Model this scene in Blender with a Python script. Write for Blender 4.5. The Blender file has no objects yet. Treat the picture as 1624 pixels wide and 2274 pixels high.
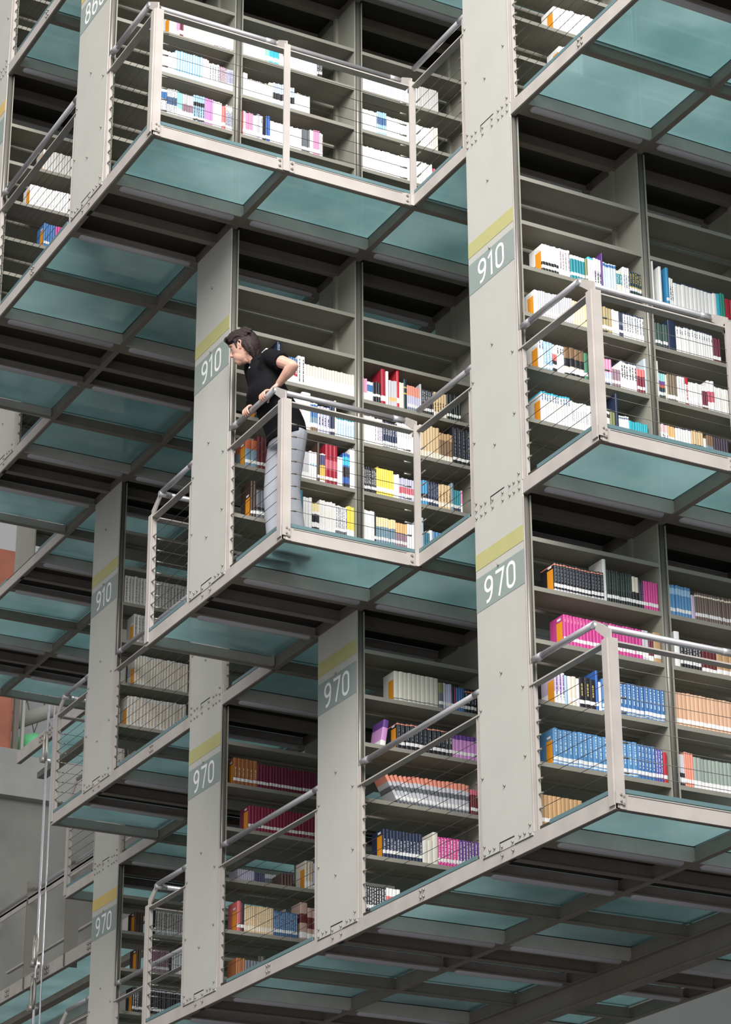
import bpy, bmesh, math, random
from mathutils import Vector, Matrix
random.seed(7)
SC = bpy.context.scene
COL = SC.collection
# ---------------------------------------------------------------- dimensions (metres)
P, B, W, D = 2.3209, 1.0658, 0.6126, 0.9133      # row pitch, bay length, row width, walkway width
ZL = {1: 0.0, 2: 2.4, 3: 5.3253, 4: 7.755, 5: 10.16}
OFF = {1: [.16, .571, .984, 1.396, 1.759, 2.109], 2: [.16, .573, .97, 1.374, 1.738, 2.091, 2.448],
       3: [.16, .53, .86, 1.222, 1.595, 1.96], 4: [.16, .53, .86, 1.222, 1.595, 1.96]}
BACK = 3
# ---------------------------------------------------------------- materials
def lin(c):
    return tuple((x/12.92 if x <= .04045 else ((x+.055)/1.055)**2.4) for x in [v/255 for v in c])
MATS = {}
def mat(name, rgb, rough=.5, metal=0., var=0., noise=0., nscale=8., spec=.5, bump=0.):
    if name in MATS: return MATS[name]
    m = bpy.data.materials.new(name); m.use_nodes = True
    nt = m.node_tree; b = nt.nodes['Principled BSDF']
    c = lin(rgb)
    b.inputs['Base Color'].default_value = (*c, 1); b.inputs['Roughness'].default_value = rough
    b.inputs['Metallic'].default_value = metal; b.inputs['Specular IOR Level'].default_value = spec
    src = None
    if noise:
        tc = nt.nodes.new('ShaderNodeTexCoord'); n = nt.nodes.new('ShaderNodeTexNoise')
        n.inputs['Scale'].default_value = nscale; n.inputs['Detail'].default_value = 5
        nt.links.new(tc.outputs['Object'], n.inputs['Vector'])
        r = nt.nodes.new('ShaderNodeMapRange'); r.inputs['To Min'].default_value = 1-noise; r.inputs['To Max'].default_value = 1+noise
        r.inputs['From Min'].default_value = .3; r.inputs['From Max'].default_value = .7
        nt.links.new(n.outputs['Fac'], r.inputs['Value'])
        mx = nt.nodes.new('ShaderNodeVectorMath'); mx.operation = 'SCALE'; mx.inputs[0].default_value = c
        nt.links.new(r.outputs[0], mx.inputs['Scale']); src = mx.outputs[0]
        if bump:
            bp = nt.nodes.new('ShaderNodeBump'); bp.inputs['Strength'].default_value = bump; bp.inputs['Distance'].default_value = .01
            nt.links.new(n.outputs['Fac'], bp.inputs['Height']); nt.links.new(bp.outputs[0], b.inputs['Normal'])
    if var:
        oi = nt.nodes.new('ShaderNodeObjectInfo'); r = nt.nodes.new('ShaderNodeMapRange')
        r.inputs['To Min'].default_value = 1-var; r.inputs['To Max'].default_value = 1+var*.6
        nt.links.new(oi.outputs['Random'], r.inputs['Value'])
        mx = nt.nodes.new('ShaderNodeVectorMath'); mx.operation = 'SCALE'
        if src: nt.links.new(src, mx.inputs[0])
        else: mx.inputs[0].default_value = c
        nt.links.new(r.outputs[0], mx.inputs['Scale']); src = mx.outputs[0]
    if src: nt.links.new(src, b.inputs['Base Color'])
    MATS[name] = m
    return m
M_PANEL = mat('painted_steel_panel', (196, 195, 187), .5, 0, 0, .035, 2.5, .4)
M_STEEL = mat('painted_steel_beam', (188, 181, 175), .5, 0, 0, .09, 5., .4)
M_SHADED = mat('underside_steel_shaded', (134, 126, 117), .55, 0, 0, .08, 6., .4)  # same paint as the beams, darkened to stand for shade underneath
M_SHELF = mat('shelf_steel', (150, 147, 137), .45, 0, 0, .03, 6., .4)
M_DIV = mat('divider_steel', (160, 159, 147), .5, 0, 0, .04, 4., .4)
M_POST = mat('edge_post_steel', (128, 124, 117), .38, .35, 0, .04, 4., .5)
M_DECK = mat('dark_deck_plate', (62, 58, 52), .6, 0, 0, .05, 5.)
M_TUBE = mat('brushed_stainless', (196, 194, 198), .33, .55, 0, .05, 20.)
M_CABLE = mat('steel_cable', (92, 88, 84), .4, .7)
M_BOLT = mat('bolt_steel', (168, 163, 155), .35, .5)
M_DARK = mat('dark_gap', (30, 28, 26), .8)
M_STRIP = mat('strip_light_cover', (190, 188, 194), .35, 0, 0, 0, 1, .6)
M_YEL = mat('sign_yellow', (190, 186, 128), .6, 0, 0, .03, 10.)
M_ORY = mat('sign_orange_yellow', (212, 186, 114), .6, 0, 0, .03, 10.)
M_BAND = mat('sign_grey_green', (150, 162, 157), .6, 0, 0, .03, 10.)
M_NUM = mat('sign_white_numeral', (250, 250, 248), .5)
M_CONC = mat('concrete', (122, 121, 116), .9, 0, 0, .34, .5, .2, .3)
M_CONC_LIT = mat('concrete_parapet_lit', (150, 150, 147), .9, 0, 0, .18, .8, .2, .3)  # same concrete as the wall, made paler to look lit

def glass_mats():
    def mk(name, frosted):
        m = bpy.data.materials.new(name); m.use_nodes = True
        nt = m.node_tree; nt.nodes.clear(); N = nt.nodes.new; L = nt.links.new
        out = N('ShaderNodeOutputMaterial'); tp = N('ShaderNodeBsdfTransparent')
        gl = N('ShaderNodeBsdfGlossy'); gl.inputs['Roughness'].default_value = .12 if frosted else .06; gl.inputs['Color'].default_value = (.92, .97, .97, 1)
        fr = N('ShaderNodeFresnel'); fr.inputs['IOR'].default_value = 1.5
        ge = N('ShaderNodeNewGeometry'); fm = N('ShaderNodeMath'); fm.operation = 'MULTIPLY'; inv = N('ShaderNodeMath'); inv.operation = 'SUBTRACT'; inv.inputs[0].default_value = 1
        L(ge.outputs['Backfacing'], inv.inputs[1]); L(fr.outputs[0], fm.inputs[0]); L(inv.outputs[0], fm.inputs[1])
        m3 = N('ShaderNodeMixShader'); L(fm.outputs[0], m3.inputs[0]); L(gl.outputs[0], m3.inputs[2]); L(m3.outputs[0], out.inputs['Surface'])
        if not frosted:
            tp.inputs['Color'].default_value = (*lin((222, 242, 240)), 1); L(tp.outputs[0], m3.inputs[1]); return m
        tc = N('ShaderNodeTexCoord'); no = N('ShaderNodeTexNoise'); no.inputs['Scale'].default_value = 1.25; no.inputs['Detail'].default_value = 3
        L(tc.outputs['Object'], no.inputs['Vector'])
        cr = N('ShaderNodeValToRGB'); cr.color_ramp.elements[0].position = .3; cr.color_ramp.elements[1].position = .72  # mottling strengthened to imitate cloudy reflections, painted into the glass colour
        cr.color_ramp.elements[0].color = (*lin(GL0), 1); cr.color_ramp.elements[1].color = (*lin(GL1), 1)
        L(no.outputs['Fac'], cr.inputs['Fac'])
        tl = N('ShaderNodeBsdfTranslucent'); L(cr.outputs[0], tl.inputs['Color'])
        df = N('ShaderNodeBsdfDiffuse'); L(cr.outputs[0], df.inputs['Color'])
        m1 = N('ShaderNodeMixShader'); m1.inputs[0].default_value = .22; L(tl.outputs[0], m1.inputs[1]); L(df.outputs[0], m1.inputs[2])
        tp.inputs['Color'].default_value = (*lin((178, 214, 212)), 1)
        m2 = N('ShaderNodeMixShader'); m2.inputs[0].default_value = .1; L(m1.outputs[0], m2.inputs[1]); L(tp.outputs[0], m2.inputs[2])
        L(m2.outputs[0], m3.inputs[1])
        return m
    return mk('clear_glass_face', False), mk('frosted_teal_glass', True)
GL0, GL1 = (124, 160, 161), (184, 206, 209)
M_GTOP, M_GLASS = glass_mats()
M_GEDGE = mat('glass_edge', (104, 132, 136), .25)
def pane(name, parent, x0, x1, y0, y1, z0, z1):
    mb = MB().box(x0, x1, y0, y1, z0, z1, M_GTOP); mb.m[0] = mb.mi(M_GLASS)
    for i in (2, 3, 4, 5): mb.m[i] = mb.mi(M_GEDGE)
    return mb.build(name, parent)

# ---------------------------------------------------------------- mesh builder
class MB:
    def __init__(s): s.v = []; s.f = []; s.m = []; s.mats = []; s.smooth = []
    def mi(s, m):
        if m not in s.mats: s.mats.append(m)
        return s.mats.index(m)
    def face(s, idx, m, smooth=False): s.f.append(idx); s.m.append(s.mi(m)); s.smooth.append(smooth)
    def box(s, x0, x1, y0, y1, z0, z1, m, top=None):
        n = len(s.v)
        s.v += [(x0,y0,z0),(x1,y0,z0),(x1,y1,z0),(x0,y1,z0),(x0,y0,z1),(x1,y0,z1),(x1,y1,z1),(x0,y1,z1)]
        for q in ((0,3,2,1),(4,5,6,7),(0,1,5,4),(1,2,6,5),(2,3,7,6),(3,0,4,7)): s.face([n+i for i in q], m)
        return s
    def tube(s, p, q, r, m, n=8, r2=None, cap=True):
        p = Vector(p); q = Vector(q); a = (q-p).normalized(); r2 = r if r2 is None else r2
        u = a.orthogonal().normalized(); w = a.cross(u); b = len(s.v)
        for c, rr in ((p, r), (q, r2)):
            for i in range(n):
                t = 2*math.pi*i/n; s.v.append(tuple(c + rr*(math.cos(t)*u + math.sin(t)*w)))
        for i in range(n):
            j = (i+1) % n; s.face([b+i, b+j, b+n+j, b+n+i], m, True)
        if cap: s.face([b+i for i in range(n-1,-1,-1)], m); s.face([b+n+i for i in range(n)], m)
        return s
    def path(s, pts, r, m, n=10):
        rr = r if isinstance(r, (list, tuple)) else [r]*len(pts)
        return s.loft([Vector(p) for p in pts], rr, m, n)
    def loft(s, pts, rr, m, n=10):
        b = len(s.v); k = len(pts); prev = None
        for i, c in enumerate(pts):
            a = (pts[min(i+1,k-1)]-pts[max(i-1,0)]).normalized()
            u = a.orthogonal().normalized() if prev is None else (prev - a*prev.dot(a)).normalized()
            prev = u; w = a.cross(u)
            for j in range(n):
                t = 2*math.pi*j/n; s.v.append(tuple(c + rr[i]*(math.cos(t)*u+math.sin(t)*w)))
        for i in range(k-1):
            for j in range(n):
                l = (j+1) % n; s.face([b+i*n+j, b+i*n+l, b+(i+1)*n+l, b+(i+1)*n+j], m, True)
        s.face([b+j for j in range(n-1,-1,-1)], m); s.face([b+(k-1)*n+j for j in range(n)], m)
        return s
    def rings(s, rings, m):
        b = len(s.v); n = len(rings[0])
        for r in rings: s.v += [tuple(p) for p in r]
        for i in range(len(rings)-1):
            for j in range(n):
                l = (j+1) % n; s.face([b+i*n+j, b+i*n+l, b+(i+1)*n+l, b+(i+1)*n+j], m, True)
        s.face([b+j for j in range(n-1,-1,-1)], m, True); s.face([b+(len(rings)-1)*n+j for j in range(n)], m, True)
        return s
    def quad(s, a, b, c, d, m):
        n = len(s.v); s.v += [a, b, c, d]; s.face([n, n+1, n+2, n+3], m); return s
    def mesh(s, name, org=(0, 0, 0)):
        me = bpy.data.meshes.new(name); ox, oy, oz = org
        me.from_pydata([(x-ox, y-oy, z-oz) for x, y, z in s.v], [], s.f)
        for m in s.mats: me.materials.append(m)
        me.polygons.foreach_set('material_index', s.m); me.polygons.foreach_set('use_smooth', s.smooth)
        me.update(); return me
    def build(s, name, parent=None, loc=None):
        org = tuple(wloc(parent)) if parent is not None else (loc or (0, 0, 0))
        o = bpy.data.objects.new(name, s.mesh(name, org)); COL.objects.link(o)
        if parent is not None: o.parent = parent
        else: o.location = org
        return o
def wloc(o):
    v = Vector(o.location)
    while o.parent is not None: o = o.parent; v = v + Vector(o.location)
    return v
def tag(o, label=None, cat=None, group=None, kind=None):
    if label: o['label'] = label
    if cat: o['category'] = cat
    if group: o['group'] = group
    if kind: o['kind'] = kind
    return o
def thing(name, label, cat, loc, group=None, kind=None):
    o = bpy.data.objects.new(name, None); o.empty_display_size = .1; COL.objects.link(o); o.location = loc
    return tag(o, label, cat, group, kind)
def bx(name, parent, x0, x1, y0, y1, z0, z1, m):
    return MB().box(x0, x1, y0, y1, z0, z1, m).build(name, parent)

# ---------------------------------------------------------------- platforms
# each deck: list of (x0, x1, front bay) stretches along X; rows r whose shelving stands on / under it
DECKS = {1: [(-4*P+D, -2*P+D, 1), (-2*P+D, P+D, 0)],
         2: [(-4*P+D, -3*P+D, 1), (-3*P+D, -P+D, 0), (-P+D, D, -1), (D, P+D, 0)],
         3: [(-5*P+D, -3*P+D, 0), (-3*P+D, -2*P+D, -1), (-2*P+D, D, -2), (D, 2*P+D, 0)],
         4: [(-3*P+D, -2*P+D, -1), (-2*P+D, D, -2), (D, P+D, 1)]}
DECKLABEL = {1: 'lowest glass-floored steel platform, seen from below, under the 970 panels',
             2: 'middle glass-floored steel platform, the one the man stands on',
             3: 'upper glass-floored steel platform carrying the 860 panel',
             4: 'topmost glass-floored steel platform at the upper left corner'}
def front_at(lv, x):
    if lv not in DECKS: return None
    for a, b, k in DECKS[lv]:
        if a-1e-6 <= x <= b+1e-6: return k
    return None
def bolts(mb, pts, axis, r=.011, h=.014, m=None):
    for p in pts:
        q = list(p)
        q['XYZ'.index(axis[1])] += h*(1 if axis[0] == '+' else -1)
        mb.tube(p, q, r, m or M_BOLT, 6, r*.7)
for lv, stretches in DECKS.items():
    z = ZL[lv]; x_lo = stretches[0][0]; x_hi = stretches[-1][1]
    root = thing('glass_floor_platform', DECKLABEL[lv], 'platform', ((x_lo+x_hi)/2, 1.5*B, z))
    for si, (x0, x1, k0) in enumerate(stretches):
        yf = k0*B
        # front edge beam (channel) with bolt plates
        mb = MB()
        mb.box(x0, x1, yf, yf+.012, z, z+.098, M_STEEL)
        mb.box(x0, x1, yf+.012, yf+.042, z, z+.008, M_SHADED)
        n = math.ceil((x1-x0)/P - .01)
        for r in range(-5, 3):
            xm = r*P+D
            if x0-.01 < xm < x1+.01:
                pass
            xmid = r*P+D
            if x0+.1 < xmid < x1-.1:
                bolts(mb, [(xmid+dx, yf, z+dz) for dx in (-.018, .022) for dz in (.03, .075)], '-Y')
        mb.build('edge_beam', root)
        # side edge beams where the front steps back
        for xe, nb, sgn in ((x1, stretches[si+1][2] if si+1 < len(stretches) else BACK, 1), (x0, stretches[si-1][2] if si else BACK, -1)):
            if nb > k0:
                mb = MB()
                a, b = (xe-.012, xe) if sgn > 0 else (xe, xe+.012)
                mb.box(a, b, yf+.001, nb*B, z+.0007, z+.098, M_STEEL)
                a, b = (xe-.045, xe-.012) if sgn > 0 else (xe+.012, xe+.045)
                mb.box(a, b, yf+.043, nb*B, z+.0007, z+.008, M_SHADED)
                for kk in range(k0, nb+1):
                    yy = kk*B
                    for dy in ((.05,) if kk == k0 else (-.05,) if kk == nb else (-.05, .05)):
                        mb.box(min(xe, xe+sgn*.004), max(xe, xe+sgn*.004), yy+dy-.022, yy+dy+.022, z+.002, z+.098, M_STEEL)
                        bolts(mb, [(xe+sgn*.004, yy+dy, z+.03), (xe+sgn*.004, yy+dy, z+.075)], ('+' if sgn > 0 else '-')+'X', .012, .012)
                # thin dark seam under the top lip
                a, b = (xe, xe+.0015) if sgn > 0 else (xe-.0015, xe)
                mb.box(a, b, yf+.09, nb*B-.09, z+.088, z+.091, M_DARK)
                mb.build('edge_beam', root)
        # cross beams
        for k in range(k0+1, BACK+1):
            y = k*B
            mb = MB()
            if lv == 1 and k == 2:
                mb.box(x0, x1, y+.04, y+.052, z-.16, z+.1, M_SHADED); mb.box(x0, x1, y, y+.1, z-.17, z-.16, M_SHADED)
            mb.box(x0, x1, y+.012, y+.02, z, z+.1, M_SHADED); mb.box(x0, x1, y-.004, y+.042, z-.001, z+.008, M_SHADED)
            mb.build('cross_beam', root)
        if lv == 1 and k0 == 0:   # cross bracing under the last bay
            for p_, q_, r_ in (((1.35, 2*B+.1, z-.03), (3.1, 3*B, z-.03), .012), ((2.1, 2*B+.1, z-.02), (.95, 3*B, z-.02), .007)):
                MB().tube(p_, q_, r_, M_SHADED, 6).build('brace_rod', root)
        # joists, deck plates, glass
        ys = yf+.0125; ye = BACK*B
        for r in range(-6, 4):
            xr = r*P; xl = xr-W
            if x0-.01 < xr and xr < x1:
                mb = MB()
                mb.box(xr-.305, xr-.297, ys, ye, z+.001, z+.1, M_SHADED); mb.box(xr-.33, xr-.272, yf+.043, ye, z+.0015, z+.009, M_SHADED)
                mb.box(xr-.345, xr-.262, yf+.016, yf+.043, z-.0008, z+.001, M_DARK)
                mb.build('joist', root)
                mb = MB()
                mb.box(xr+.168, xr+.178, ys, ye, z+.002, z+.1, M_STEEL); mb.box(xr+.03, xr+.168, ys, ye, z+.002, z+.009, M_SHADED)
                mb.build('joist', root)
                mb = MB()
                mb.box(xl-.09, xl-.082, ys, ye, z+.002, z+.1, M_STEEL); mb.box(xl-.082, xl, ys, ye, z+.002, z+.009, M_SHADED)
                mb.build('joist', root)
                bx('deck_plate', root, xl-.088, xr+.17, ys, ye, z+.105, z+.125, M_DECK)
                for k in range(k0, BACK):
                    for xa, xb in ((xr+.098, xr+.166), (xl-.082, xl-.018)):
                        mb = MB(); ra, rb = k*B+.09, (k+1)*B-.05; xc = (xa+xb)/2; h = (xb-xa)/2
                        ring = lambda y, s_: [(xc+h*s_*math.cos(t), y, z+.002-.022*s_*math.sin(t)) for t in [math.pi*i/6 for i in range(7)]]+[(xc-h*s_, y, z+.004), (xc+h*s_, y, z+.004)]
                        mb.rings([ring(ra, .55), ring(ra+.015, 1), ring(rb-.015, 1), ring(rb, .55)], M_STRIP)
                        o = mb.build('strip_light', root); tag(o, 'pale rounded strip light cover')
            xm = r*P+D
            nxt = stretches[si+1][2] if si+1 < len(stretches) else None
            if x0+.3 < xm < x1-.05 or (abs(xm-x1) < .02 and nxt is not None):
                yj = yf if xm < x1-.05 else max(nxt, k0)*B
                if yj < ye-.1:
                    mb = MB()
                    mb.box(xm-.03, xm-.022, yj+.0125, ye, z+.001, z+.1, M_SHADED); mb.box(xm-.055, xm+.003, yj+.043, ye, z+.0015, z+.009, M_SHADED)
                    mb.build('joist', root)
            # glass panes: right of row r, and between mid joist and next row
            for ga, gb in ((r*P+.18, r*P+D-.004), (r*P+D+.004, (r+1)*P-W-.092)):
                if ga < x0-.02 or gb > x1+.02: continue
                for k in range(k0, BACK):
                    pane('glass_panel', root, ga, gb, k*B+(.002 if k == k0 else .008), (k+1)*B+.004, z+.106, z+.132)
# ---------------------------------------------------------------- end panels, shelving
ROWS = {(1,1):0,(1,2):0,(1,3):0,(0,1):0,(0,2):-1,(0,3):-2,(-1,1):0,(-1,2):0,(-1,3):-2,(-1,4):-2,(-2,2):0,(-2,3):-1,(-3,1):1,(-3,2):1,
        (-2,1):1,(-3,3):0,(0,4):-2}
PANEL = {(1,1):('970','lower storey of the widest, nearest pale grey end panel, signed 970','big 970 panel'),
 (1,2):('910','middle storey of the widest, nearest pale grey end panel, signed 910','big 910 panel'),
 (1,3):('','unsigned top length of the widest grey end panel','top of widest panel'),
 (0,1):('970','grey end panel signed 970 below the man, middle of three','middle 970 panel'),
 (0,2):('910','grey end panel signed 910 right in front of the man','man\'s 910 panel'),
 (0,3):('860','grey end panel signed 860 at the upper left','860 panel'),
 (-1,1):('970','grey end panel signed 970 between the middle and far-left ones','left 970 panel'),
 (-1,2):('','unsigned grey end panel standing above the left 970 panel','panel above left 970'),
 (-1,3):('860','grey end panel with yellow stripe cut by the left frame edge','striped panel at left edge'),
 (-1,4):('','unsigned grey end panel in the top left corner of the frame','top left corner panel'),
 (-2,2):('910','small grey end panel signed 910 at the far left','small left 910 panel'),
 (-2,3):('','grey end panel stub at the left edge below the upper platform','stub panel at left edge'),
 (-3,1):('970','smallest grey end panel signed 970 at the lower left','far-left 970 panel'),
 (-3,2):('','short unsigned grey panel above the far-left 970 panel','panel above far-left 970'),
 (-2,1):('','grey end panel hidden behind the left 970 panel','hidden panel'),(-3,3):('','far grey end panel','far panel'),(-4,3):('','farthest grey end panel','farthest panel'),(0,4):('','panel above','x'),(-4,2):('','far end','x')}
def arc(cx, cy, rx, ry, a0, a1, n=14):
    return [(cx+rx*math.cos(math.radians(a0+(a1-a0)*i/n)), cy+ry*math.sin(math.radians(a0+(a1-a0)*i/n))) for i in range(n+1)]
def nine(): return [arc(.3,.69,.235,.245,0,360,20), [(.535,.69),(.535,.5),(.49,.3),(.41,.15),(.29,.07),(.14,.06)]]
GLYPH = {'0': [arc(.3,.72,.235,.215,0,180)+arc(.3,.28,.235,.215,180,360)+[(.535,.72)]],
 '1': [[(.13,.78),(.36,.95),(.36,.0)]], '7': [[(.03,.935),(.56,.935),(.24,.0)]], '9': nine(),
 '6': [[(.6-x, 1-y) for x, y in s] for s in nine()],
 '8': [arc(.3,.735,.2,.2,-90,270,18), arc(.3,.29,.24,.225,90,450,18)]}
def strip(mb, pts, wd, f, m):
    n = len(pts); base = len(mb.v); closed = (abs(pts[0][0]-pts[-1][0])+abs(pts[0][1]-pts[-1][1])) < 1e-6
    for i, (x, y) in enumerate(pts):
        a = Vector(pts[i-1] if i else (pts[-2] if closed else pts[0])); b = Vector(pts[i+1] if i < n-1 else (pts[1] if closed else pts[-1]))
        c = Vector((x, y)); d1 = (c-a).normalized() if (c-a).length > 1e-9 else (b-c).normalized(); d2 = (b-c).normalized() if (b-c).length > 1e-9 else d1
        t = (d1+d2).normalized(); nn = Vector((-t.y, t.x)); k = 1/max(.6, nn.dot(Vector((-d1.y, d1.x))))
        for s in (1, -1):
            q = c+nn*s*wd/2*k; mb.v.append(f(q.x, q.y))
    for i in range(n-1): mb.face([base+2*i, base+2*i+1, base+2*i+3, base+2*i+2], m)
for (r, s), k in ROWS.items():
    if (r, s) in ((-2,1),(-3,3),(-4,3),(0,4),(-4,2)): continue
    txt, lab, short = PANEL[(r, s)]
    xr = r*P; xl = xr-W; y = k*B; z0 = ZL[s]; z1 = ZL[s+1]
    upk = front_at(s+1, xr-.3)
    top = z1+.078 if (upk == k and s < 4) else z1-.002
    if s == 4: top = z1
    below = ROWS.get((r, s-1)) == k
    root = thing('end_panel', lab, 'panel', (xr-W/2, y, z0+.078))
    MB().box(xl, xr, y-.004, y+.008, z0+.079, top, M_PANEL).build('panel_plate', root)
    # beam joint: tab, slits
    mb = MB()
    mb.box(xr-.4, xr-.222, y-.0052, y-.004, z0+.129, z0+.137, M_DARK)
    mb.box(xr-.402, xr-.398, y-.0052, y-.004, z0+.079, z0+.137, M_DARK)
    if not below:
        for a, b in ((xl+.005, xr-.402), (xr-.222, xr-.005)): mb.box(a, b, y-.0052, y-.004, z0+.0785, z0+.083, M_DARK)
    mb.build('joint_slot', root)
    pts = []
    for u in (.03, .095, .15): pts += [(xl+u, z0+.115+(.04 if u == .03 else 0)), (xr-u, z0+.115+(.04 if u == .03 else 0))]
    pts += [(xl+.03, z0+.1), (xr-.03, z0+.1)]
    for u in (.24, .37): pts += [(xr-u, z0+.1)]
    if not below: pts += [(xr-.24, z0+.045), (xr-.37, z0+.045)]
    if top > z1+.01:
        for u in (.03, .095, .15): pts += [(xl+u, z1+.045), (xr-u, z1+.045)]
        pts += [(xr-.24, z1+.045), (xr-.37, z1+.045)]
    pts += [(xr-.32, z0+v) for v in (.49, 1.253, 2.01, 2.56) if z0+v < top-.05]
    for v in (.612, 1.075): pts += [(xr-.06, z0+v), (xl+.026, z0+v)]
    b0 = None
    for x_, z_ in pts:
        if b0 is None:
            mb = MB(); bolts(mb, [(x_, y-.004, z_)], '-Y', .0095, .012); b0 = mb.build('bolt', None, (x_, y-.004, z_)); bo = b0
        else: bo = b0.copy(); COL.objects.link(bo)
        bo.parent = root; bo.location = Vector((x_, y-.004, z_))-root.location
    MB().box(xr-.001, xr+.006, y-.004, y+.004, z0+.1, top-.1, M_STEEL).build('edge_strip', root)
    mb = MB()   # rounded post behind the plate edge
    rg = lambda zz: [(xr-.03+.026*math.cos(t), y+.035+.025*math.sin(t), zz) for t in [2*math.pi*i/14 for i in range(14)]]
    mb.rings([rg(z0+.14), rg(z1-.002)], M_POST); mb.build('edge_post', root)
    bx('side_flange', root, xr-.012, xr-.002, y+.056, y+.064, z0+.14, z1-.002, M_DIV)
    if txt:
        bx('sign_stripe', root, xl+.001, xr-.001, y-.006, y-.004, z0+2.065, z0+2.18, M_ORY if r < -2 or s == 3 else M_YEL)
        bx('sign_band', root, xl+.001, xr-.001, y-.006, y-.004, z0+1.765, z0+2.008, M_BAND)
        mb = MB(); h = .19; xx = xl+.108; sizes = {'1': .62}
        tot = sum(h*.62*sizes.get(c, 1)+.024 for c in txt)-.024; xx = xl+W/2-tot/2
        for c in txt:
            off = .13 if c == '1' else 0
            for si_, st in enumerate(GLYPH[c]):
                strip(mb, st, .125, (lambda X, Z: (xx+(X-off)*h, y-.0068-.0004*si_, z0+1.79+Z*h)), M_NUM)
            xx += h*.62*sizes.get(c, 1)+.024
        o = mb.build('sign_numerals', root); tag(o, 'white numerals')
# ---- bookcases
BC = {1: 'lower-storey', 2: 'middle-storey', 3: 'upper-storey', 4: 'topmost'}
ORD = ['first', 'second', 'third', 'fourth', 'fifth']
for (r, s), k0 in ROWS.items():
    z0 = ZL[s]; z1 = ZL[s+1]; xr = r*P; xl = xr-W; xc = (xl+xr)/2
    short = PANEL[(r, s)][2]
    for bi, k in enumerate(range(k0, BACK)):
        y = k*B; y2 = (k+1)*B
        shown = (r, s) not in ((-2,1),(-3,3),(-4,3),(0,4),(-4,2)) and bi < 3
        root = thing('bookcase', f'{BC[s]} grey steel bookcase, {ORD[bi]} bay behind the {short}' if shown else f'grey steel bookcase deep inside the stacks, {ORD[bi]} of row {abs(r)+s*10}', 'bookcase', (xc, (y+y2)/2, z0+.13))
        if not shown: tag(root, group='hidden inner bookcases'); root['label'] = 'grey steel bookcase deep inside the dark stacks'
        zt = z1-.002
        if bi:
            bx('divider_panel', root, xl, xr-.003, y-.008, y+.003, z0+.132, zt, M_DIV)
            mb = MB(); rg = lambda zz: [(xr-.03+.026*math.cos(t), y+.035+.024*math.sin(t), zz) for t in [2*math.pi*i/14 for i in range(14)]]
            mb.rings([rg(z0+.132), rg(zt)], M_POST); mb.build('post', root)
            bx('side_flange', root, xr-.012, xr-.002, y+.056, y+.064, z0+.132, zt, M_DIV)
        else:
            bx('divider_panel', root, xl, xr-.06, y+.05, y+.064, z0+.132, zt, M_DIV)
        if k == BACK-1: bx('divider_panel', root, xl, xr, y2-.008, y2+.003, z0+.132, zt, M_DIV)
        bx('centre_upright', root, xc-.02, xc+.02, y2-.03, y2-.008, z0+.132, zt, M_DIV)
        ya = y+.0645; yb = y2-.0085
        for zo in OFF[s]:
            zz = z0+zo
            if zz > z1-.12: continue
            MB().box(xr-.285, xr-.003, ya, yb, zz-.012, zz, M_SHELF).box(xr-.011, xr-.003, ya, yb, zz-.03, zz-.012, M_SHELF).box(xr-.285, xr-.277, ya, yb, zz-.03, zz-.012, M_SHELF).build('shelf', root)
            MB().box(xl+.003, xl+.285, ya, yb, zz-.012, zz, M_SHELF).box(xl+.277, xl+.285, ya, yb, zz-.03, zz-.012, M_SHELF).build('shelf', root)

# ---------------------------------------------------------------- railings
CZ = [.236+.0945*i for i in range(8)]
def rail_parts(root):
    return root
def corner_post(root, x, y, z, sx=1):
    mb = MB()
    mb.box(x-.058*sx if sx > 0 else x, x if sx > 0 else x+.058, y-.012, y-.002, z+.022, z+1.075, M_STEEL)
    a, b = (x-.046, x+.004) if sx > 0 else (x-.004, x+.046)
    mb.box(a, b, y-.002, y+.04, z+.1, z+1.07, M_STEEL)
    a, b = (x+.004, x+.014) if sx > 0 else (x-.014, x-.004)
    mb.box(a, b, y-.002, y+.06, z+.03, z+1.075, M_STEEL)
    bolts(mb, [(b if sx > 0 else a, y+.03, z+v) for v in (.045, .085)], ('+' if sx > 0 else '-')+'X', .009, .008)
    return mb.build('post', root)
def jamb(root, x, y, z, sx):
    mb = MB()
    a, b = (x+.008, x+.03) if sx > 0 else (x-.03, x-.008)
    mb.box(a, b, y+.002, y+.012, z+.1, z+1.2, M_STEEL)
    a, b = (x+.046, x+.054) if sx > 0 else (x-.054, x-.046)
    mb.box(a, b, y+.002, y+.03, z+.1, z+1.06, M_STEEL)
    a, b = (x+.03, x+.046) if sx > 0 else (x-.046, x-.03)
    mb.box(a, b, y+.022, y+.03, z+.1, z+1.06, M_STEEL)
    return mb.build('jamb', root)
def cable(root, p, q, fit0=True, fit1=True):
    mb = MB(); p = Vector(p); q = Vector(q); d = (q-p).normalized()
    mb.tube(p, q, .0021, M_CABLE, 5)
    if fit0: mb.tube(p, p+d*.055, .0065, M_BOLT, 6)
    if fit1: mb.tube(q-d*.055, q, .0065, M_BOLT, 6)
    return mb.build('cable', root)
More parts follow.
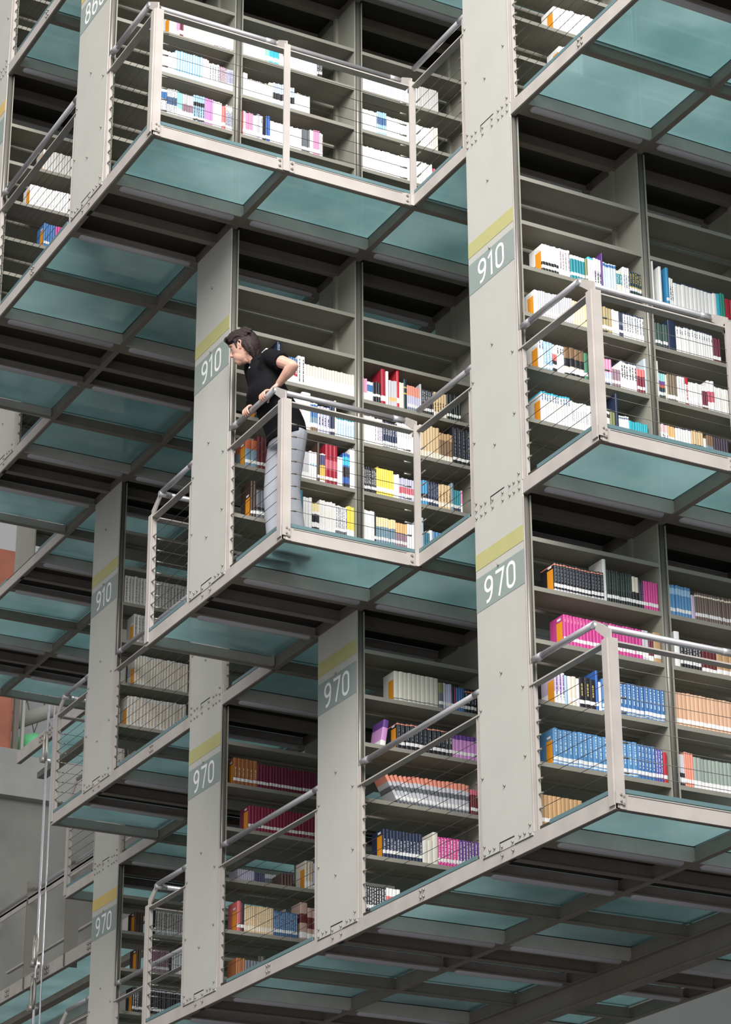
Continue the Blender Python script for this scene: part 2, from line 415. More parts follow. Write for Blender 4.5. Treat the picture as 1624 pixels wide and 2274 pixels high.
def bracket(root, x, y, z, sx):
    mb = MB()   # plate in the X-Z plane leaning inward from post top to the handrail
    n = len(mb.v); xi = x-sx*.165
    prof = [(x+sx*.004, z+1.03), (x+sx*.004, z+1.135), (xi+sx*.03, z+1.225), (xi, z+1.225), (xi, z+1.185), (x-sx*.05, z+1.09), (x-sx*.05, z+1.03)]
    for dy in (-.006, .006): mb.v += [(a, y+dy, b) for a, b in prof]
    k = len(prof)
    mb.face([n+i for i in range(k)], M_STEEL); mb.face([n+k+i for i in range(k-1, -1, -1)], M_STEEL)
    for i in range(k):
        j = (i+1) % k; mb.face([n+i, n+k+i, n+k+j, n+j], M_STEEL)
    return mb.build('bracket', root)
def rail_a(label, xa, xb, k, lv, ea='jamb', eb='jamb', root=None):
    """railing along X on the front of a platform; ends: jamb at a panel, post at a corner"""
    y = k*B; z = ZL[lv]
    root = root or thing('cable_railing', label, 'railing', ((xa+xb)/2, y, z+.1))
    h0 = xa+(.03 if ea == 'jamb' else .17 if ea == 'open' else .0); h1 = xb-(.0 if eb == 'jamb' else .17 if eb == 'post' else 0)
    mb = MB(); yt, zt = y+.024, z+1.228
    mb.tube((h0, yt, zt), (h1, yt, zt), .0215, M_TUBE, 14)
    for xx, e, sg in ((h0, ea, 1), (h1, eb, -1)):
        if e == 'jamb': mb.tube((xx, yt, zt), (xx+sg*.1, yt, zt), .0245, M_TUBE, 14)
    mb.build('handrail', root)
    MB().box(xa+.01, xb-.002, y-.006, y+.05, z+1.052, z+1.062, M_STEEL).build('flat_rail', root)
    for xx, e, sx in ((xa, ea, 1), (xb, eb, -1)):
        if e == 'jamb': jamb(root, xx, y, z, sx)
        elif e == 'open': corner_post(root, xx, y, z, -1); bracket(root, xx, y+.02, z, -1)
    if eb == 'post': corner_post(root, xb, y, z, 1); bracket(root, xb, y+.02, z, 1)
    for c in CZ: cable(root, (xa+.045, y+.015, z+c), (xb-.045, y+.015, z+c))
    return root
def rail_b(label, x, ka, kb, lv, sx, root=None):
    """railing along Y on a side edge; sx=+1 faces +X"""
    z = ZL[lv]; ya = ka*B+.06; yb = kb*B-.02
    root = root or thing('cable_railing', label, 'railing', (x, (ya+yb)/2, z+.1))
    xi = x-sx*.165
    mb = MB(); mb.tube((xi, ka*B, z+1.21), (xi, kb*B, z+1.21), .0215, M_TUBE, 14)
    for k in range(ka, kb+1):
        for sg in (-1, 1):
            if (k == ka and sg < 0) or (k == kb and sg > 0): continue
            mb.tube((xi, k*B+sg*.02, z+1.21), (xi, k*B+sg*.1, z+1.21), .0245, M_TUBE, 14)
    mb.build('handrail', root)
    a, b = (x-.06, x+.006) if sx > 0 else (x-.006, x+.06)
    MB().box(a, b, ya-.0, yb, z+1.052, z+1.062, M_STEEL).build('flat_rail', root)
    for k in range(ka+1, kb+1):
        y = k*B; mb = MB()
        a, b = (x-.034, x+.012) if sx > 0 else (x-.012, x+.034)
        mb.box(a, b, y-.006, y+.006, z+.02, z+1.1, M_STEEL)
        a, b = (x+.004, x+.014) if sx > 0 else (x-.014, x-.004)
        mb.box(a, b, y-.026, y+.026, z+.0, z+1.1, M_STEEL); mb.build('post', root)
        bracket(root, x, y, z, sx)
    for c in CZ: cable(root, (x-sx*.015, ya, z+c), (x-sx*.015, yb-.02, z+c))
    return root
q = rail_a('cable railing of the balcony where the man grips the handrail', 0, D, -1, 2, 'jamb', 'post')
rail_b('', D, -1, 0, 2, 1, q); rail_a('', D, P-W, 0, 2, 'none', 'jamb', q)
q = rail_a('cable railing right of the big 910 panel, in front of its lower books', P, P+D, 0, 2, 'jamb', 'post')
rail_b('', P+D, 0, 3, 2, 1, q)
q = rail_a('open-ended cable railing left of the man\'s 910 panel', -P+D, -W, -1, 2, 'open', 'jamb')
rail_b('', -P+D, -1, 0, 2, -1, q); rail_a('', -P, -P+D, 0, 2, 'jamb', 'none', q)
rail_a('cable railing in front of the grey journals, right of small 910', -2*P, -P-W, 0, 2, 'jamb', 'jamb')
q = rail_a('open-ended cable railing left of the small left 910 panel', -3*P+D, -2*P-W, 0, 2, 'open', 'jamb')
rail_b('', -3*P+D, 0, 1, 2, -1, q); rail_a('', -3*P, -3*P+D, 1, 2, 'jamb', 'none', q)
rail_a('open-ended cable railing left of the far-left 970 panel top', -4*P+D, -3*P-W, 1, 2, 'open', 'jamb')
rail_a('cable railing between the left edge panel and the 860 panel', -P, -W, -2, 3, 'jamb', 'jamb')
q = rail_a('long bright cable railing of the balcony right of the 860 panel', 0, D, -2, 3, 'jamb', 'post')
rail_b('', D, -2, 0, 3, 1, q); rail_a('', D, P-W, 0, 3, 'none', 'jamb', q)
rail_a('cable railing at the top right, right of the widest panel', P, 2*P-W, 0, 3, 'jamb', 'jamb')
rail_a('cable railing right of the stub panel at left edge', -2*P, -2*P+D, -1, 3, 'jamb', 'none')
rail_a('cable railing in the top left corner, above the striped panel', -P, -W, -2, 4, 'jamb', 'jamb')
rail_a('long cable railing between the middle and big 970 panels', 0, P-W, 0, 1, 'jamb', 'jamb')
q = rail_a('cable railing right of the big 970 panel, before the blue volumes', P, P+D, 0, 1, 'jamb', 'post')
rail_b('', P+D, 0, 3, 1, 1, q)
rail_a('cable railing between the left and middle 970 panels', -P, -W, 0, 1, 'jamb', 'jamb')
q = rail_a('open-ended cable railing left of the left 970 panel', -2*P+D, -P-W, 0, 1, 'open', 'jamb')
rail_b('', -2*P+D, 0, 1, 1, -1, q); rail_a('', -3*P, -2*P-W, 1, 1, 'jamb', 'jamb', q)
rail_a('open-ended cable railing at the foot of the far-left 970 panel', -4*P+D, -3*P-W, 1, 1, 'open', 'jamb')
BOOKS = [
(1,2,0,4,'top book row right of big 910 panel',[
 (0.2295,0.3664,6,0.213,'white;.0-.12:ink;.24-.36:ink','white paperback with black bands','o'),
 (0.3664,0.46,4,0.215,'white;t:mauve,.25,.9','white paperback with mauve spine lettering'),
 (0.4637,0.584,5,0.19,'white;.0-.16:teal;.27-.85:teal;L','white and teal paperback'),
 (0.584,0.604,1,0.185,'olive;L','single olive green paperback'),
 (0.604,0.6523,2,0.21,'white;.93-1:cyan','white paperback with cyan top edge'),
 (0.6523,0.7193,3,0.212,'white;.35-.55:lilac;t:ink,.1,.5','white paperback with lilac middle band'),
 (0.7193,0.729,1,0.27,'purple','tall thin purple book'),
 (0.729,0.8408,5,0.2,'ice;.85-.96:blue','pale white book with blue top block'),
 (0.8415,0.8941,4,0.165,'cream;.35-.85:teal;t:white,.4,.8','short cream and teal paperback'),
 (0.8941,0.9517,3,0.205,'white;t:steel,.2,.7','white paperback with grey-blue lettering'),
 (0.9517,1.0561,5,0.183,'nightgreen;.28-.36:gold;L;t:gold,.5,.95','dark blue-green volume with gold lettering'),
]),
(1,2,0,3,'second book row right of big 910 panel',[
 (0.1541,0.1782,1,0.195,'white','plain white book','o'),
 (0.1782,0.462,18,0.2,'silver;L','thin silver-grey paperback'),
 (0.462,0.6159,7,0.19,'butter;t:cream,.2,.8','pale yellow book'),
 (0.6232,0.7858,7,0.205,'khaki;.17-.3:white','khaki tan book with white label'),
 (0.7858,0.8453,3,0.2,'white','white book between khaki and dark ones'),
 (0.8453,0.881,3,0.2,'navy;.2-.3:white;.5-.62:steel','dark navy book with white blocks'),
 (0.881,1.0548,8,0.2,'white;.95-1:navy;t:steel,.3,.9','white book with navy top cap'),
]),
(1,2,0,2,'third book row right of big 910 panel',[
 (0.1731,0.2174,2,0.22,'white;t:blue,.7,.95','white book with blue lettering','o'),
 (0.2174,0.2854,3,0.215,'sky;.08-.2:white;t:white,.3,.9','light blue book'),
 (0.2854,0.3198,3,0.21,'white;.0-.14:ink;.28-.42:ink;.42-.66:coral','white book with coral and black bands'),
 (0.3198,0.3817,3,0.215,'white;t:ink,.7,.9','white book with small black title'),
 (0.3817,0.5405,4,0.215,'brown;.0-.1:ink;.1-.27:white;.27-.33:cream;.33-.62:ink','thick brown and black book'),
 (0.5405,0.5717,1,0.205,'green;L','single green book beside railing post'),
 (0.5743,0.6801,4,0.2,'slate;L','slate grey book behind railing post'),
 (0.683,0.7636,4,0.205,'pink;.0-.5:powder;L','pink and powder blue book'),
 (0.7636,0.8339,3,0.14,'mauve;L','short mauve book'),
 (0.8339,0.9711,6,0.22,'white;.95-1:navy;t:ink,.4,.85','white book with dark top cap'),
 (0.9711,1.038,3,0.19,'maroon;.7-1:coral;L','maroon and coral book'),
 (1.038,1.0578,1,0.285,'paleblue','tall pale blue book at row end'),
]),
(1,2,0,1,'lowest book row right of big 910 panel',[
 (0.177,0.4115,11,0.225,'white;.94-1:cyan;t:blue,.72,.92;.0-.03:cyan','white volume with cyan top','o'),
 (0.4115,0.6852,15,0.205,'white;t:silver,.3,.7','plain white volume'),
 (0.687,0.7324,3,0.2,'white;.05-.5:orchid;.75-.9:ink','white, orchid and black book'),
 (0.7324,0.776,2,0.2,'navy;.5-1:olive','olive and navy book'),
 (0.7797,0.8015,1,0.345,'navy','very tall navy picture book'),
 (0.8052,0.8856,5,0.19,'white;.88-.95:steel','white book with grey top band'),
 (0.8856,1.04,9,0.165,'lilac;.55-1:turq;.2-.5:taupe','short turquoise topped book'),
]),
(1,2,1,4,'top book row at right edge, 910 storey',[
 (1.145,1.1602,1,0.32,'white','tall white book beside the post'),
 (1.206,1.2289,1,0.29,'white;L','tall white book with open gap beside it'),
 (1.2633,1.2901,1,0.3,'skyblue;L','tall blue picture book'),
 (1.2901,1.3274,2,0.22,'white;t:ink,.2,.7','white book with black lettering'),
 (1.3274,1.6967,11,0.2,'white;.95-1:navy','white volume with navy cap'),
 (1.6967,1.7319,1,0.2,'cyan','single cyan book'),
 (1.7319,1.7711,2,0.21,'seagreen','sea green book'),
 (1.7711,1.8655,2,0.18,'crimson','crimson book at the frame edge'),
]),
(1,2,1,3,'second book row at right edge, 910 storey',[
 (1.1301,1.1452,2,0.22,'white;t:pink,.2,.9','thin white and pink book'),
 (1.1452,1.2535,5,0.19,'nightgreen;.3-1:forest;L','dark green volume'),
 (1.2588,1.3273,1,0.24,'navy','thick navy book'),
 (1.3273,1.6423,15,0.215,'white;.96-1:navy;t:steel,.7,.85','thin white volume with navy cap'),
 (1.6423,1.7043,4,0.19,'wine;.1-.25:white','maroon book with white label'),
]),
(1,2,1,2,'third book row at right edge, 910 storey',[
 (1.1298,1.1501,2,0.29,'white','tall white book beside the post'),
 (1.1538,1.2048,4,0.2,'nightgreen;.45-.55:rust;.55-.7:purple;.7-1:aqua;L','banded aqua, purple and black book'),
 (1.2048,1.227,1,0.2,'cream','single cream book'),
 (1.227,1.3102,4,0.21,'taupe;.1-.24:white','taupe brown book'),
 (1.3102,1.3722,3,0.21,'white;t:silver,.4,.9','white book left of the red one'),
 (1.3722,1.4063,1,0.22,'white;.75-1:red;.0-.08:red;t:red,.2,.8','red and white book'),
 (1.4063,1.5205,6,0.19,'white;t:silver,.1,.2','plain white book'),
 (1.5205,1.5663,3,0.185,'white;.2-.8:wine;.0-.12:wine','white book with maroon block'),
 (1.5663,1.6218,2,0.24,'white;.3-.65:rose','taller white book with rose patch'),
 (1.6218,1.7468,7,0.2,'white;t:cream,.2,.8','white book near the frame edge'),
]),
(1,2,1,1,'lowest book row at right edge, 910 storey',[
 (1.1325,1.2069,4,0.2,'white;.7-1:blush;t:ink,.3,.6','white and blush book'),
 (1.2069,1.2628,4,0.2,'white;.6-1:apricot','white and apricot book'),
 (1.2703,1.4014,6,0.21,'white;.95-1:navy','white book with navy cap'),
 (1.4014,1.5016,5,0.21,'sand;.4-.5:navy','sandy yellow book'),
 (1.5016,1.5296,1,0.17,'white','small plain white book'),
 (1.5296,1.5922,3,0.2,'bluegrey;.6-1:brown','brown and blue-grey book'),
 (1.5922,1.7159,6,0.2,'aubergine','dark aubergine book'),
]),
(1,1,0,4,'top book row right of big 970 panel',[
 (0.2294,0.6154,16,0.2,'ink;.92-.96:salmon;.0-.08:silver;L;t:steel,.35,.88','black volume with salmon dot','o'),
 (0.6154,0.6425,1,0.3,'white','tall plain white book'),
 (0.6425,0.8416,11,0.23,'blackgreen;L;t:forest,.4,.9','black-green volume'),
 (0.8416,0.895,2,0.22,'ink;.5-1:cream;L','black book with cream upper half'),
 (0.895,0.9306,2,0.2,'ink;L;t:violet,.3,.9','thin black and violet book'),
 (0.9306,1.0489,6,0.205,'magenta;L','magenta volume at row end'),
]),
(1,1,0,3,'second book row right of big 970 panel',[
 (0.2861,0.8983,24,0.208,'magenta;L;t:pink,.75,.9','magenta pink volume','o'),
 (0.8983,0.9515,2,0.21,'silver;.1-.3:white','grey-white book'),
 (0.9515,0.9869,2,0.2,'white;.2-.9:wine','white book with maroon spine'),
 (0.9898,1.0474,1,0.21,'tan;L','thick tan book at row end'),
]),
(1,1,0,2,'third book row right of big 970 panel',[
 (0.2074,0.2784,3,0.21,'white;t:purple,.2,.95;.4-.9:lilac;L','white and purple speckled book','o'),
 (0.2784,0.2953,1,0.2,'sky','single pale blue book'),
 (0.3021,0.3667,2,0.2,'cream;L','thick cream book'),
 (0.3667,0.3905,1,0.195,'white;L','thin white book'),
 (0.3905,0.517,3,0.21,'ink;L;t:gold,.4,.8','thick black book with gold title'),
 (0.517,0.5376,1,0.27,'cobalt;L','tall cobalt blue book'),
 (0.5376,0.5617,1,0.2,'white;L','white book beside tall cobalt one'),
 (0.5617,1.0548,15,0.225,'blue;.05-.1:ice;L;t:ice,.35,.95','royal blue volume with pale spine line'),
]),
(1,1,0,1,'fourth book row right of big 970 panel',[
 (0.1752,0.8147,17,0.24,'azure;.05-.1:ice;L;t:ice,.35,.95','thick light blue volume with silver line','o'),
 (0.8147,0.9551,5,0.235,'blue;L;t:ice,.3,.95','darker blue volume'),
 (0.9568,1.0091,3,0.22,'violetblue;L;t:ice,.3,.95','violet-blue and silver book'),
 (1.0161,1.0475,1,0.21,'red;L','single red book at row end'),
]),
(1,1,0,0,'lowest book row right of big 970 panel',[
 (0.064,0.3788,10,0.2,'tan;.12-.25:white','tan brown volume behind railing'),
]),
(1,1,1,4,'top book row at right edge, 970 storey',[
 (1.1298,1.1389,1,0.21,'white','plain white book'),
 (1.1389,1.313,7,0.22,'azure;.7-.9:sky;L','bright blue volume with paler top'),
 (1.313,1.3458,2,0.175,'lilac','pale lilac book'),
 (1.3458,1.6771,18,0.2,'mocha;.86-.92:cream;L','thin mocha brown book with cream dot'),
]),
(1,1,1,3,'second book row at right edge, 970 storey',[
 (1.1582,1.2013,1,0.25,'white','white file box'),
 (1.2013,1.3709,7,0.2,'ink;L;t:silver,.3,.9','black volume with silver lines'),
 (1.3745,1.4967,4,0.2,'oxblood;.0-.15:white','oxblood red volume'),
 (1.4967,1.6483,3,0.2,'tan;.05-.2:white','tan volume at the frame edge'),
]),
(1,1,1,2,'third book row at right edge, 970 storey',[
 (1.1298,1.6157,15,0.232,'peach;.1-.22:white','peach tan volume'),
]),
(1,1,1,1,'fourth book row at right edge, 970 storey',[
 (1.1316,1.1829,4,0.215,'silver;.0-.1:ink;.28-.42:ink;L','grey and black book'),
 (1.1829,1.2514,4,0.235,'salmon;L','salmon red book'),
 (1.2514,1.5829,11,0.21,'sage;.0-.25:white','grey-green volume'),
]),
(0,2,-1,4,"top book row in the leaning man's bay",[
 (-0.758,-0.6645,5,0.24,'white;t:steel,.6,.95','white book with grey lettering'),
 (-0.6645,-0.6345,1,0.315,'navy;t:sky,.4,.95','tall thin navy book'),
 (-0.6157,-0.4891,6,0.21,'crimson;.0-.3:white;.85-1:blue;t:white,.4,.8','crimson book with blue top'),
 (-0.4891,-0.4319,2,0.24,'white;t:ink,.1,.9','thick white book with dark lettering'),
 (-0.4319,-0.008,18,0.185,'ivory;.0-.5:white','short ivory volume'),
]),
(0,2,-1,3,"second book row in the leaning man's bay",[
 (-0.8345,-0.8087,1,0.21,'ink','dark book showing its cover','o'),
 (-0.5747,-0.5261,3,0.25,'white;t:blue,.6,.9','white book with blue lettering'),
 (-0.5261,-0.4549,3,0.24,'white;.2-.75:blush','white and blush book'),
 (-0.4549,-0.3796,1,0.31,'white','large white book with rounded top'),
 (-0.3796,-0.3193,3,0.235,'white;.5-.95:blue;.3-.5:bluegrey;.0-.15:brown','blue, white and brown book'),
 (-0.3193,-0.217,4,0.22,'lavender;L;t:ink,.3,.6','grey-lavender book'),
 (-0.217,-0.1763,2,0.27,'navy;L','navy book'),
 (-0.1763,-0.16,1,0.3,'cream','tall cream book'),
 (-0.16,-0.0091,7,0.2,'ice;.75-.9:teal;t:sky,.1,.6','pale book with teal top'),
]),
(0,2,-1,2,"third book row in the leaning man's bay",[
 (-0.9139,-0.8161,2,0.22,'bluegrey;.65-1:rust;L','rust and blue-grey book','o'),
 (-0.8161,-0.7295,3,0.26,'oxblood;L','oxblood book beside his leg'),
 (-0.5198,-0.447,4,0.25,'white;t:blue,.2,.8','white book with blue spine marks'),
 (-0.4484,-0.3903,5,0.225,'silver;.0-.25:white','thin grey and white book'),
 (-0.3903,-0.3215,3,0.235,'white;t:cyan,.5,.6','white book with cyan dot'),
 (-0.3215,-0.3001,1,0.32,'umber;L','tall dark brown book'),
 (-0.3001,-0.254,3,0.235,'white;.1-.6:mustard;.6-.95:indigo;L','yellow, white and indigo book'),
 (-0.254,-0.1523,3,0.325,'crimson;.35-.6:rose;L','large crimson volume'),
 (-0.1523,-0.1051,2,0.24,'white','white book beside crimson volumes'),
 (-0.1051,-0.0479,3,0.28,'cobalt;.0-.12:ink;.3-.6:ink;.65-.9:cyan','cobalt and black book'),
 (-0.0479,-0.008,4,0.33,'white','very tall white book at row end'),
]),
(0,2,-1,1,"lowest book row in the leaning man's bay",[
 (-0.8624,-0.82,2,0.29,'umber;L','dark brown book','o'),
 (-0.82,-0.7499,2,0.22,'slate;.3-.4:ink;L','slate teal book'),
 (-0.7499,-0.7226,1,0.22,'white','white book near his leg'),
 (-0.7226,-0.6661,3,0.18,'wine;.15-.3:white;.7-1:rose','wine and rose book'),
 (-0.4827,-0.4347,2,0.3,'tealblue;L','tall teal-blue book'),
 (-0.4347,-0.3645,3,0.25,'white','white book beside the teal-blue pair'),
 (-0.3645,-0.3014,5,0.215,'white;.7-1:butter;.3-.6:ink;.05-.12:ink','cream and black book'),
 (-0.3014,-0.1672,9,0.25,'white;t:cream,.2,.8','white volume'),
 (-0.1672,-0.0735,6,0.235,'white;t:navy,.25,.95;.0-.15:slate','white book with navy lettering'),
 (-0.0735,-0.0096,5,0.25,'yellow;.0-.25:white','yellow book at row end'),
]),
(0,2,0,4,'top book row between man and big panel',[
 (0.064,0.1051,3,0.185,'white;.35-1:pink','pink and white book'),
 (0.1051,0.1556,4,0.165,'white;.5-.85:blue','short white and blue book'),
 (0.1556,0.2191,3,0.175,'ink;.3-.42:white','black book'),
 (0.227,0.266,1,0.3,'crimson;.1-.25:white','tall crimson spined book'),
 (0.266,0.2895,1,0.29,'white','tall white book beside crimson one'),
 (0.2934,0.3601,5,0.22,'silver;.2-.35:apricot','grey book with apricot band'),
 (0.3601,0.3837,1,0.34,'red;.12-.25:white','very tall red book'),
 (0.3837,0.4211,3,0.22,'cream','cream book right of red one'),
 (0.4211,0.4506,1,0.26,'nightgreen;.5-.55:gold;.7-.75:gold','dark green book with gold bands'),
 (0.4506,0.5653,7,0.21,'lavender;.6-1:salmon;.0-.12:steel;L','salmon and lavender book'),
 (0.5653,0.5812,1,0.25,'silver','tall grey book'),
 (0.5812,0.6846,6,0.21,'ink;L;t:silver,.5,.95','black-brown book with silver lettering'),
 (0.6846,0.8065,5,0.21,'sand;.0-.2:cream;t:ink,.2,.6','sandy book with black lettering'),
 (0.8065,0.9291,6,0.22,'blackgreen;L','black volume at row end'),
]),
(0,2,0,3,'second book row between man and big panel',[
 (0.064,0.166,5,0.235,'white','plain white book'),
 (0.166,0.2357,4,0.23,'white;t:violet,.2,.8','white book with violet marks'),
 (0.2357,0.3601,6,0.22,'navy;.05-.12:white;L;t:silver,.5,.95','navy volume with silver line'),
 (0.3601,0.5362,8,0.24,'white;t:silver,.5,.9','white volume beside railing post'),
 (0.5539,0.5755,1,0.26,'cream','cream book right of post'),
 (0.5755,0.7296,6,0.27,'sand;.0-.2:cream','tall sandy volume'),
 (0.7296,0.8488,5,0.235,'tan;.2-.75:brown;.0-.2:cream','tan book with dark lettering'),
 (0.8488,1.0088,4,0.31,'ink;L;t:steel,.2,.95','large black volume'),
]),
(0,2,0,2,'third book row between man and big panel',[
 (0.064,0.1786,8,0.21,'ink;L;.3-.5:charcoal;t:silver,.35,.9','thin black and silver volume'),
 (0.1786,0.3286,8,0.225,'yellow;.15-.3:white','bright yellow volume'),
 (0.3286,0.3734,2,0.2,'white','white book right of yellow volumes'),
 (0.3734,0.5224,8,0.18,'lavender;.3-.6:rose;L','lavender and rose book'),
 (0.5536,0.62,3,0.2,'skyblue;.25-.45:ink;L','cyan-blue and black book'),
 (0.62,0.7172,4,0.2,'navy;L;t:steel,.4,.9','navy book'),
 (0.7172,0.8231,4,0.2,'sand;.1-.25:cream;t:brown,.3,.7','sandy book with brown lettering'),
 (0.8231,0.848,1,0.23,'bluegrey;L','blue-grey book'),
 (0.848,0.9101,4,0.18,'teal;.0-.25:navy;L','teal and navy book'),
 (0.9101,0.9272,1,0.185,'white;.4-1:pink','pink and white book'),
]),
(0,2,0,1,'lowest book row between man and big panel',[
 (0.064,0.1606,5,0.25,'white','white volume'),
 (0.1606,0.1758,1,0.24,'ink;L','single black book'),
 (0.1758,0.3398,8,0.215,'bluegrey;.65-1:butter;L','butter yellow and blue-grey volume'),
 (0.3398,0.438,5,0.2,'mauve;.6-1:apricot;L','apricot and mauve volume'),
 (0.438,0.5244,4,0.21,'white','white book behind railing post'),
 (0.5475,0.5785,1,0.28,'paleblue','tall pale blue book'),
 (0.5785,0.6328,3,0.17,'tealblue','teal-blue book'),
 (0.6328,0.6619,1,0.2,'white','white book between blue ones'),
 (0.6619,0.7612,4,0.19,'azure','azure book'),
 (0.7612,0.8355,2,0.2,'navy','navy book'),
]),
(0,1,0,4,'top book row right of middle 970 panel',[
 (0.3157,0.6857,10,0.228,'ivory;.07-.1:slate','ivory volume','o'),
 (0.6857,0.7256,1,0.2,'slate;.6-1:olive;L','grey and olive book'),
 (0.7256,0.7978,5,0.2,'lavender;L','thin pale lavender book'),
 (0.7978,0.8207,1,0.19,'navy;L','navy book'),
 (0.8207,0.836,1,0.19,'crimson;L','single crimson book'),
 (0.836,0.9086,4,0.185,'blue;L','blue book'),
 (0.9086,1.0123,4,0.19,'ink;.85-.9:salmon;L;t:silver,.4,.8','black book with salmon dot'),
]),
(0,1,0,3,'second book row right of middle 970 panel',[
 (0.1977,0.2418,1,0.2,'orchid;.7-1:purple;.0-.2:white','orchid book leaning aside','',0.16),
 (0.3304,0.7395,11,0.2,'ink;.92-.96:salmon;L;t:steel,.35,.88','black volume with salmon dot','o'),
 (0.7395,0.7939,2,0.2,'charcoal;L;t:silver,.5,.9','charcoal book'),
 (0.7939,1.018,7,0.18,'orchid;.8-1:purple;L','orchid and purple volume'),
]),
(0,1,0,2,'third book row right of middle 970 panel',[
 (0.3332,0.9315,20,0.22,'silver;.0-.1:slate;.45-.62:slate;.78-1:salmon;L','leaning grey magazine with salmon top','',-0.5),
 (0.9391,1.0184,4,0.19,'oxblood;.8-1:rose;L','oxblood book'),
]),
(0,1,0,1,'fourth book row right of middle 970 panel',[
 (0.2129,0.5329,12,0.205,'navy;L;t:silver,.25,.7','navy and silver volume','o'),
 (0.5329,0.6173,2,0.17,'ivory','ivory book'),
 (0.6173,0.6601,1,0.24,'ivory','tall ivory book'),
 (0.6601,0.8356,7,0.21,'magenta;L;t:white,.1,.95','magenta and white book'),
 (0.8356,1.0149,7,0.21,'purple;L;t:white,.1,.95','purple and white book'),
]),
(0,1,0,0,'lowest book row right of middle 970 panel',[
 (0.064,0.2345,9,0.19,'ink;t:white,.1,.95;L','black and white striped book'),
 (0.2345,0.3457,4,0.19,'white;.4-.7:coral','white and coral book'),
]),
(-1,1,0,4,'top book row right of left 970 panel',[
 (0.1205,0.3336,6,0.22,'cinnamon;L;t:sand,.3,.65','cinnamon brown volume','o'),
 (0.3336,0.8738,20,0.2,'wine;L','dark wine red volume'),
]),
(-1,1,0,3,'second book row right of left 970 panel',[
 (0.2616,0.8752,22,0.205,'claret;L','claret red volume','o'),
]),
(-1,1,0,2,'third book row right of left 970 panel',[
 (0.3154,0.4654,8,0.18,'lavender;L','grey-lavender book','b'),
 (0.4654,0.5606,5,0.17,'indigo;.0-.2:white','indigo book','b'),
 (0.5606,0.6562,6,0.17,'slate;.8-1:silver;.0-.2:white','slate book','b'),
 (0.5606,0.6602,4,0.1,'umber','small dark brown book'),
 (0.7682,0.8446,3,0.23,'cream;.1-.25:white;t:tan,.3,.9','cream and tan book','o'),
 (0.8446,0.8728,2,0.22,'lilac;.1-.25:white','lilac book'),
]),
(-1,1,0,1,'fourth book row right of left 970 panel',[
 (0.174,0.2089,1,0.24,'coral;L','coral red book','o'),
 (0.2089,0.238,1,0.23,'aubergine;L','dark aubergine book'),
 (0.238,0.494,14,0.215,'sand;.08-.25:cream;t:cream,.2,.95','thin sandy book'),
 (0.494,0.7052,12,0.2,'denim;L;t:sky,.2,.95','thin denim blue book'),
 (0.727,0.7926,1,0.3,'rosybeige;.45-.7:oxblood;.05-.2:white','large rosy beige volume'),
 (0.7926,0.8784,2,0.26,'rosybeige;.35-.7:oxblood;.05-.2:white','rosy beige volume with red label'),
]),
(-1,1,0,0,'lowest book row right of left 970 panel',[
 (0.1738,0.2469,4,0.2,'cinnamon','cinnamon book'),
 (0.2469,0.4598,8,0.19,'slate','dark slate book'),
]),
(0,3,-2,4,"top book row in balcony's left bay",[
 (-1.6258,-1.5647,4,0.2,'white;t:silver,.2,.8','white book','o'),
 (-1.5647,-1.5379,2,0.2,'white;.25-.6:pink;.6-1:blush','pink banded book'),
 (-1.5379,-1.5058,2,0.2,'white;.3-1:wine;.0-.12:wine','maroon and white book'),
 (-1.5058,-1.2412,18,0.2,'ivory;.0-.3:white','ivory volume'),
 (-1.2412,-1.0738,10,0.2,'white;.06-.09:slate','white volume'),
]),
(0,3,-2,3,"second book row in balcony's left bay",[
 (-1.6826,-1.5654,8,0.205,'white','plain white book'),
 (-1.5654,-1.3366,11,0.235,'sky;.07-.2:white;.0-.07:sky;t:ice,.3,.95','light blue volume'),
 (-1.3366,-1.2791,3,0.23,'white;.7-1:blush','white and blush book'),
 (-1.2791,-1.1944,4,0.21,'white;t:slate,.3,.9','white book with grey lettering'),
 (-1.1944,-1.1264,6,0.205,'mauve;.0-.3:white;t:white,.3,.95','mauve and white book'),
 (-1.1264,-1.0738,7,0.2,'lavender;.0-.3:white;t:indigo,.4,.9','lavender and white book'),
]),
(0,3,-2,2,"third book row in balcony's left bay",[
 (-1.6788,-1.6263,5,0.225,'white;.55-.85:blue;t:steel,.1,.5','white book with blue block'),
 (-1.6207,-1.5417,7,0.23,'white;.4-.7:denim;t:slate,.1,.95','white and denim book'),
 (-1.5417,-1.4945,3,0.225,'aqua;.0-.35:white','aqua and white book'),
 (-1.4945,-1.4038,9,0.22,'silver;.3-.6:mauve;.0-.3:white','grey and mauve book'),
 (-1.4038,-1.3107,5,0.24,'sky;.6-.75:ink;.05-.12:ink;.12-.2:white;t:ink,.2,.6','light blue and black book'),
 (-1.3107,-1.2386,5,0.24,'orchid;.08-.2:white','orchid book'),
 (-1.2386,-1.1598,4,0.235,'white','white book'),
 (-1.1598,-1.133,1,0.21,'coral;.15-.3:white','coral book'),
 (-1.1291,-1.0738,4,0.23,'white;.2-.7:lavender;t:ink,.2,.8','white and grey-lavender book'),
]),
(0,3,-1,4,"top book row in balcony's middle bay",[
 (-0.9916,-0.7986,16,0.2,'white;t:silver,.1,.6','white volume'),
 (-0.7986,-0.7614,3,0.2,'mint;.1-.3:white','mint book'),
 (-0.7614,-0.6725,6,0.2,'cyan;.1-.3:white','bright cyan book'),
 (-0.6725,-0.6438,2,0.19,'white','white book beside cyan ones'),
 (-0.6438,-0.612,2,0.19,'blush;L','blush pink book'),
 (-0.612,-0.3332,14,0.2,'white;t:lilac,.1,.9','white book with lilac tint'),
 (-0.3332,-0.2924,3,0.19,'ink;L;t:white,.3,.95','black and white book'),
]),
